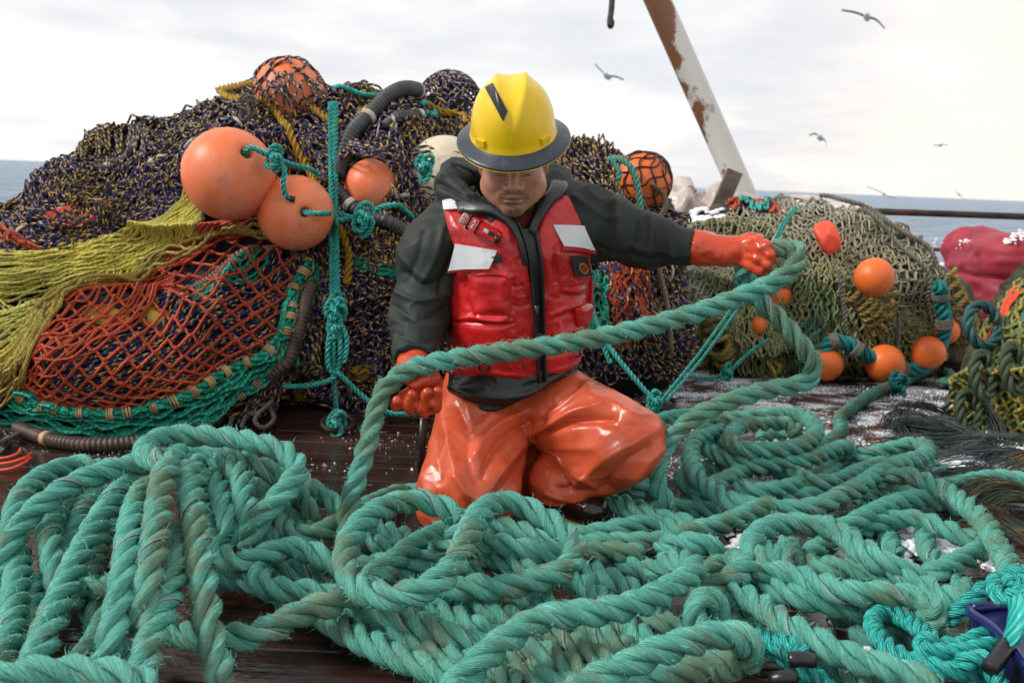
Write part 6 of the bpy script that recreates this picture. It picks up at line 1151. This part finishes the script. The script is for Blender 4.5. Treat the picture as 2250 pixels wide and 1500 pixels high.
b.build('snow', 'snow', kind='stuff', label='snow lining the top of the grey bulwark', cat='snow')
simple_mat('bale_red', (0.34, 0.022, 0.042), 0.62, 0.18, 5, 0.4, 18, dirt=(0.20, 0.012, 0.02), dscale=5)
def f_bale(p):
    q_ = np.abs(p-np.array([D(2272, 640, 6.9)[0], 6.9, .40]))-np.array([.38, .35, .30]); d = np.linalg.norm(np.maximum(q_, 0), axis=-1)+np.minimum(q_.max(-1), 0)-.12
    return d
V, F = surface(f_bale, (D(2272, 640, 6.9)[0]-.6, 6.3, -.05), (D(2272, 640, 6.9)[0]+.6, 7.5, 1.1), .018, .06); N = vnorm(V, F); z_ = V[:, 2]
V = V+N*(.035*(1-2*np.abs(vnoise(V*np.array([2.2, 3, 7.]), 17)))+.015*fbm(V*np.array([6, 6, 15.]), 5, 3)-.05*np.exp(-((z_-.36)/.02)**2)-.04*np.exp(-((z_-.54)/.015)**2))[:, None]; V[:, 2] = np.maximum(V[:, 2], .0)
o = thing('tarpaulin_bale', D(2240, 790, 6.9)*[1, 1, 0], 'crimson tarpaulin bale strapped round, dusted with snow, at the right edge', 'bale'); b = MB(); b.add(V, F); b.build('tarpaulin', 'bale_red', parent=o)
for z_, mt in ((.36, 'line_turquoise'), (.28, 'flag_orange')):
    c0 = np.array([D(2272, 640, 6.9)[0], 6.9, z_]); a_ = np.linspace(0, 2*np.pi, 60); e = 6; b = MB(); b.tube(c0+np.stack([np.sign(np.cos(a_))*np.abs(np.cos(a_))**(2/e)*.49, np.sign(np.sin(a_))*np.abs(np.sin(a_))**(2/e)*.46, 0*a_], -1), .010, 6, cap=False); b.build('strap', mt, parent=o)
b = MB(); lumps(b, (2150, 535), 260, f_bale, 32, 7, .011); lumps(b, (2225, 530), 80, f_bale, 18, 4, .010); b.build('snow', 'snow', kind='stuff', label='snow patch on the crimson bale', cat='snow')
# ------------------------------------------------------------------ bale of net, fibres and worn rope at the right
elb = [EL(2275, 800, 4.55, 140, 150, .38), EL(2225, 850, 4.5, 90, 105, .3), EL(2330, 700, 4.6, 120, 120, .35)]
f_b = blob(elb, .1, .02, 5, 9); BAL = thing('net_bale', D(2260, 950, 4.5)*[1, 1, 0], 'bale of yellow netting with green coils, cut by the right edge', 'net')
V, F = surface(f_b, *pile_box(elb), .03, .08); V = V+vnorm(V, F)*(lump(V)-.012)[:, None]; b = MB(); b.add(V, F); b.build('net_bulk', 'pile_olive', parent=BAL)
bg = [[(2250, 620), (2200, 690), (2150, 770), (2120, 880), (2130, 950)], [(2300, 640), (2250, 720), (2210, 800), (2190, 890), (2180, 960)], [(2380, 680), (2340, 760), (2300, 830), (2270, 900), (2250, 960)]]
for lay in range(2): b = MB(); netting(b, bg, 16, 130, f_b, .0085, 9+lay*3, amp=1.1, off=.02+.018*lay, jit=.016, wander=1.0, rough=3, knots=.7); b.build('netting', 'twine_bale', parent=BAL, kind='stuff')
b = MB(); netting(b, bg, 7, 120, f_b, .012, 6, amp=.6, off=.02, jit=.012, wander=1.0, rough=3); b.build('green_line', 'rope_worn', parent=BAL, kind='stuff')
b = MB(); netting(b, [[(2245, 640), (2215, 700), (2170, 770)], [(2262, 650), (2228, 705), (2180, 775)]], 3, 60, f_b, .009, 4, amp=.4, off=.045, jit=.01, rough=1); b.build('red_line', 'flag_orange', parent=BAL)
def loop(px, py, rx, ry, Y, r, mat, label, tilt=.5):
    c_ = D(px, py, Y); a_ = np.linspace(0, 2*np.pi, 50); s = Y/FPX; P = c_+np.outer(np.cos(a_)*rx*s, [1, .3, 0])+np.outer(np.sin(a_)*ry*s, [0, tilt, 1]); b = MB(); lay_rope(b, catmull(P, .012), r*1.05, 3, 2.9, 8, fuzz=60); b.build('hose_loop', mat, label=label, cat='hose', group='hose loops on the net bale')
simple_mat('hose_green', (0.015, 0.075, 0.07), 0.6, 0.3, 10, 0.3, 60); simple_mat('hose_moss', (0.045, 0.07, 0.035), 0.7, 0.3, 10, 0.5, 60)
loop(2160, 715, 38, 42, 4.35, .026, 'hose_green', 'dark teal hose loop standing against the crimson bale'); loop(2160, 825, 22, 44, 4.22, .026, 'hose_moss', 'moss green hose loop on the bale, upper left'); loop(2228, 810, 24, 46, 4.18, .026, 'hose_moss', 'moss green hose loop on the bale, right one'); loop(2128, 905, 22, 40, 4.25, .024, 'hose_moss', 'moss green hose loop at the foot of the net bale')
simple_mat('fibre_dark', (0.045, 0.064, 0.066), 0.6, 0.4, 25, 0.3, 60, dirt=(0.07, 0.09, 0.08), dscale=30); simple_mat('fibre_brown', (0.13, 0.085, 0.035), 0.65, 0.4, 25, 0.3, 60, dirt=(0.05, 0.085, 0.06), dscale=14, dlo=.42, dhi=.55)
def fibres(name, px0, n, mat, label, L=(.25, .6), spread=(60, 25), dirn=(1, .15), r=.0016, h=.05, flow=1.0):
    b = MB(); Ps = []; s = np.linspace(0, 1, 12)
    for tf in range(max(3, n//34)):
        p0 = GA(np.array([px0[0]+rng.normal()*spread[0], px0[1]+rng.normal()*spread[1]]), .01); an0 = math.atan2(dirn[1], dirn[0])+rng.normal()*.8; c0_ = rng.normal()*1.8*flow; l0 = rng.uniform(*L); h0 = rng.random()*h
        for _ in range(34):
            an = an0+rng.normal()*.10; l_ = l0*rng.uniform(.8, 1.15); th_ = an+(c0_+rng.normal()*.25)*(s-.5); p = p0+np.array([-math.sin(an0), math.cos(an0), 0])*rng.normal()*.022
            P = p+np.stack([np.cumsum(np.cos(th_))*l_/12, np.cumsum(np.sin(th_))*l_/12, 0*s], -1)-np.array([math.cos(an), math.sin(an), 0])*l_/2; P[:, 2] = .004+(h0+rng.random()*.03)*np.sin(s*np.pi)**.7+.008*np.abs(vnoise(np.stack([s*4, s*0+_+tf*50, s*0], -1), 3)); Ps.append(P)
    b.tubes(np.array(Ps), r, 4, ref=(0, 0, 1)); return b.build(name, mat, kind='stuff', label=label, cat='fibres')
fibres('chafing_fibres', (2125, 985), 330, 'fibre_dark', 'dark frayed fibres spread over the snowy deck beside the net bale', spread=(62, 24), h=.10); fibres('chafing_fibres', (1990, 950), 70, 'fibre_dark', 'thin dark fibres nearer the worn green rope', spread=(45, 14), h=.04); fibres('chafing_fibres', (2230, 930), 380, 'fibre_dark', 'dark fibre mound leaning on the net bale foot', spread=(32, 26), h=.22); fibres('chafing_fibres', (2215, 1130), 260, 'fibre_brown', 'brownish frayed fibres under the green rope arc at the right edge', spread=(45, 36), h=.08); fibres('chafing_fibres', (2080, 1180), 160, 'fibre_dark', 'dark fibres seen between the green rope arcs at right', spread=(70, 40), h=.05)
b = MB()
for px, n, rx, ry in (((2150, 1022), 230, 34, 11), ((2178, 968), 90, 16, 9), ((2105, 1030), 60, 14, 8), ((2000, 1205), 90, 14, 16), ((2085, 1215), 90, 22, 10), ((2180, 1240), 60, 18, 8), ((1870, 1225), 90, 26, 8), ((1640, 1205), 50, 16, 7), ((1860, 1365), 50, 14, 8), ((1850, 1470), 110, 34, 12), ((2240, 1010), 60, 14, 6)): lumps(b, px, n, None, rx, ry, .015, .03)
b.build('snow', 'snow', kind='stuff', label='clumps of snow caught among dark fibres and green rope at right', cat='snow')
PW = catmull(GA(np.array([(1790., 985), (1825, 968), (1848, 945), (1846, 918), (1880, 890), (1925, 862), (1965, 846), (2005, 830), (2045, 816), (2080, 818), (2092, 834), (2070, 842)]), np.full(12, .034)), .012); o = thing('worn_rope', PW.mean(0)*[1, 1, 0], 'worn dull green rope with a frayed knot, lying on snowy deck at right', 'rope'); b = MB(); lay_rope(b, PW, .032, 3, 2.6, 8, fuzz=100); b.build('rope_length', 'rope_worn', parent=o)
b = MB(); kp = GA(np.array([1972., 846.]), .05); lay_rope(b, catmull(knot_pts(kp, .055), .01), .018, 3, 2.6, 6, fuzz=900); b.build('knot', 'rope_teal', parent=o)
# ------------------------------------------------------------------ foreground: new turquoise rope with taped ends, navy tub
def tape(P, r, par): b = MB(); b.tube(P, r, 12); b.build('end_tape', 'tape_black', parent=par)
def tq(pts): return trace('C', pts, .009)
R2 = .0205
T1 = [tq([(640, 1200, .06), (700, 1235, .09), (770, 1270, .10), (830, 1300, .11), (890, 1350, .11), (930, 1400, .10), (980, 1440, .09), (1060, 1480, .08), (1130, 1540, .07)]), tq([(830, 1270, .12), (900, 1300, .13), (955, 1330, .13), (945, 1370, .12), (890, 1350, .09)]), tq([(700, 1200, .06), (740, 1290, .05), (860, 1360, .05), (960, 1440, .05), (1010, 1540, .05)])]
o = thing('turquoise_rope', np.vstack(T1).mean(0)*[1, 1, 0], 'shiny new turquoise rope with taped ends at the bottom edge, right of centre', 'rope')
for P in T1: b = MB(); lay_rope(b, P, R2, 3, 2.5, 8); b.build('rope_length', 'rope_turquoise', parent=o)
tape(tq([(895, 1380, .13), (960, 1375, .135), (1025, 1385, .13)]), .0155, o); tape(tq([(810, 1480, .10), (870, 1472, .11), (930, 1468, .11)]), .0155, o)
T2 = [tq([(1960, 1480, .12), (1850, 1452, .13), (1700, 1430, .13), (1540, 1385, .13), (1430, 1330, .13), (1350, 1250, .13), (1335, 1170, .125), (1400, 1135, .12), (1510, 1180, .12), (1600, 1240, .13), (1680, 1300, .13), (1800, 1300, .14), (1900, 1255, .15), (1980, 1240, .15)]), tq([(1980, 1300, .15), (1850, 1330, .15), (1700, 1345, .14), (1600, 1330, .14), (1585, 1290, .14), (1660, 1270, .15)]), tq([(1690, 1200, .12), (1740, 1160, .14), (1820, 1090, .17), (1900, 1020, .20), (1980, 970, .23), (2070, 940, .25), (2160, 930, .26)]), tq([(1760, 1420, .15), (1830, 1380, .17), (1920, 1390, .17), (1960, 1450, .16), (1990, 1540, .14)]), tq([(1960, 960, .25), (1980, 1040, .25), (2060, 1060, .26), (2140, 1010, .26)]), tq([(2010, 1000, .27), (2070, 970, .28), (2130, 1030, .27), (2090, 1080, .26)])]
o = thing('turquoise_rope', np.vstack(T2).mean(0)*[1, 1, 0], 'shiny new turquoise rope knotted and looped in the bottom right corner', 'rope')
for P in T2: b = MB(); lay_rope(b, P, R2*1.05, 3, 2.5, 8); b.build('rope_length', 'rope_turquoise', parent=o)
P = tq([(2060, 1060, .28), (2080, 1130, .26), (2075, 1200, .24), (2050, 1260, .22), (2020, 1310, .20)]); b = MB(); b.tube(P, np.interp(np.linspace(0, 1, len(P)), [0, .4, .85, 1], [.024, .034, .03, .02]), 14, squash=.45); b.build('flat_tail', 'rope_turquoise', parent=o); tape(tq([(2020, 1300, .205), (1975, 1370, .19), (1930, 1430, .175)]), .017, o)
TB = thing('tub', GA(np.array([2230., 1420.]), 0.0), 'glossy navy plastic tub rim under the turquoise knot, bottom right', 'tub')
rim_ = tq([(1832, 1120, .17), (1850, 1150, .175), (1930, 1200, .18), (2010, 1270, .185), (2070, 1350, .19), (2150, 1460, .19)]); top_ = tq([(1840, 1112, .175), (1930, 1104, .18), (2030, 1100, .185), (2160, 1110, .19)])
b = MB(); b.tube(rim_, .011, 10); b.tube(top_, .011, 10); b.build('rim', 'navy_plastic', parent=TB)
n_ = 30; A_ = np.stack([np.interp(np.linspace(0, 1, n_), np.linspace(0, 1, len(rim_)), rim_[:, k]) for k in range(3)], 1); B_ = np.stack([np.interp(np.linspace(0, 1, n_), np.linspace(0, 1, len(top_)), top_[:, k]) for k in range(3)], 1)
lo_ = A_*[1, 1, 0]+[.02, .02, .03]; b = MB(); b.grid(np.stack([A_, (A_+lo_)/2, lo_]), flip=True); b.grid(np.stack([A_-[0, 0, .004], (A_+B_)/2-[0, 0, .05], B_-[0, 0, .004]])); b.build('wall', 'navy_plastic', parent=TB)
# ------------------------------------------------------------------ hook and gulls
simple_mat('hook_steel', (0.05, 0.045, 0.04), 0.5, 0.4, 30, 0.4, 60); c_ = D(1343, 30, 7.0); s = 7/FPX; o = thing('hook_block', c_, 'dark steel shackle hanging at the top edge beside the boom', 'shackle')
b = MB(); P = np.stack([c_+[0, 0, 60*s], c_+[0, 0, 10*s], c_+[-2*s, 0, -14*s], c_+[0, 0, -26*s]]); b.tube(catmull(P, .01), .02, 8); b.build('swivel', 'hook_steel', parent=o); a_ = np.linspace(0, 2*np.pi, 24); b = MB(); b.tube(c_+np.stack([5*s*np.cos(a_), 0*a_, -20*s+9*s*np.sin(a_)], -1), .010, 6, cap=False); b.build('eye', 'hook_steel', parent=o)
b = MB(); b.tube(np.stack([c_+[0, 0, 60*s], c_+[0, 0, 400*s]]), .008, 6); b.build('wire', 'hook_steel', parent=o)
simple_mat('gull_grey', (0.20, 0.21, 0.23), 0.8, 0.2, 10); simple_mat('gull_white', (0.55, 0.56, 0.58), 0.8, 0.1, 10)
def gull(px, py, Y, lw, rw, label):
    c_ = D(px, py, Y); s = Y/FPX; o = thing('gull', c_, label, 'gull', 'gulls in the sky'); b = MB()
    n = 10; P = c_+np.outer(np.linspace(-1, 1, n), np.array([.35, .8, -.15]))*.22; b.tube(P, .062*np.sqrt(np.clip(1-np.linspace(-1, 1, n)**2, .04, 1)), 10); b.build('body', 'gull_white', parent=o)
    for wpts in (lw, rw):
        Q = np.array([[0, 0], *wpts], float); L = catmull(c_+np.stack([Q[:, 0]*s, np.zeros(len(Q)), -Q[:, 1]*s], -1), .03); k = np.linspace(0, 1, len(L)); ch = .16*(1-.75*k**2); w_ = np.array([.3, .9, -.12]); b = MB(); up = np.array([0, -.1, .02])
        prof = np.array([-.5, -.2, .2, .5]); th_ = np.array([0, .018, .014, 0]); G = L[:, None]+prof[None, :, None]*ch[:, None, None]*w_+th_[None, :, None]*np.array([0, 0, 1.]); b.grid(G); b.grid(G-2*th_[None, :, None]*np.array([0, 0, 1.]), flip=True); b.build('wing', 'gull_grey', parent=o)
gull(1905, 38, 20, [(-25, -8), (-55, -12)], [(20, 5), (40, 22)], 'large gull at the top right of the sky'); gull(1334, 168, 22, [(-14, -12), (-27, -24)], [(18, 0), (36, 6)], 'gull gliding between the hard hat and the boom'); gull(1802, 303, 22, [(-12, -8), (-24, -4)], [(12, 6), (16, 22)], 'gull with drooping wing right of the boom'); gull(2066, 319, 40, [(-10, 1), (-14, -1)], [(10, -1), (16, 0)], 'small distant gull low at the right'); gull(1942, 426, 45, [(-14, -6), (-38, -14)], [(12, 6), (26, 8)], 'faint gull skimming just above the horizon'); gull(2107, 427, 50, [(-8, -6), (-10, -8)], [(6, 4), (10, 8)], 'faintest gull at the horizon, farthest right')

# ------------------------------------------------------------------ grains of frozen spray on the planks
b = MB(); t4 = np.array([[0, 1, 2, 2], [0, 3, 1, 1], [1, 3, 2, 2], [0, 2, 3, 3]])[:, :3]; q_ = np.stack([rng.uniform(.05, 3.2, 60000), rng.uniform(2.9, 6.6, 60000), np.zeros(60000)], -1)
q_ = np.vstack([q_, np.stack([rng.uniform(-2.4, -1.4, 2500), rng.uniform(3.2, 3.8, 2500), np.zeros(2500)], -1), np.stack([rng.uniform(-.75, -.1, 260), rng.uniform(3.4, 4.2, 260), np.zeros(260)], -1)])
den = fbm(q_*np.array([2.2, 3.6, 1])+5, 77, 3); q_ = q_[den+rng.normal(0, .18, len(q_)) > .36]; n_ = len(q_); r_ = rng.gamma(2.2, .0013, (n_, 1, 1)); tet = np.array([[1, 0, 0], [-.5, .87, 0], [-.5, -.87, 0], [0, 0, 1.1]])
Vg = q_[:, None]+[0, 0, .0025]+r_*(tet+rng.normal(0, .25, (n_, 4, 3))); Vg[..., 2] = np.maximum(Vg[..., 2], .001); b.add(Vg.reshape(-1, 3), (np.arange(n_)[:, None, None]*4+t4).reshape(-1, 3)); b.build('snow', 'snow', kind='stuff', smooth=False, label='scattered snow grains on the brown deck planks', cat='snow')
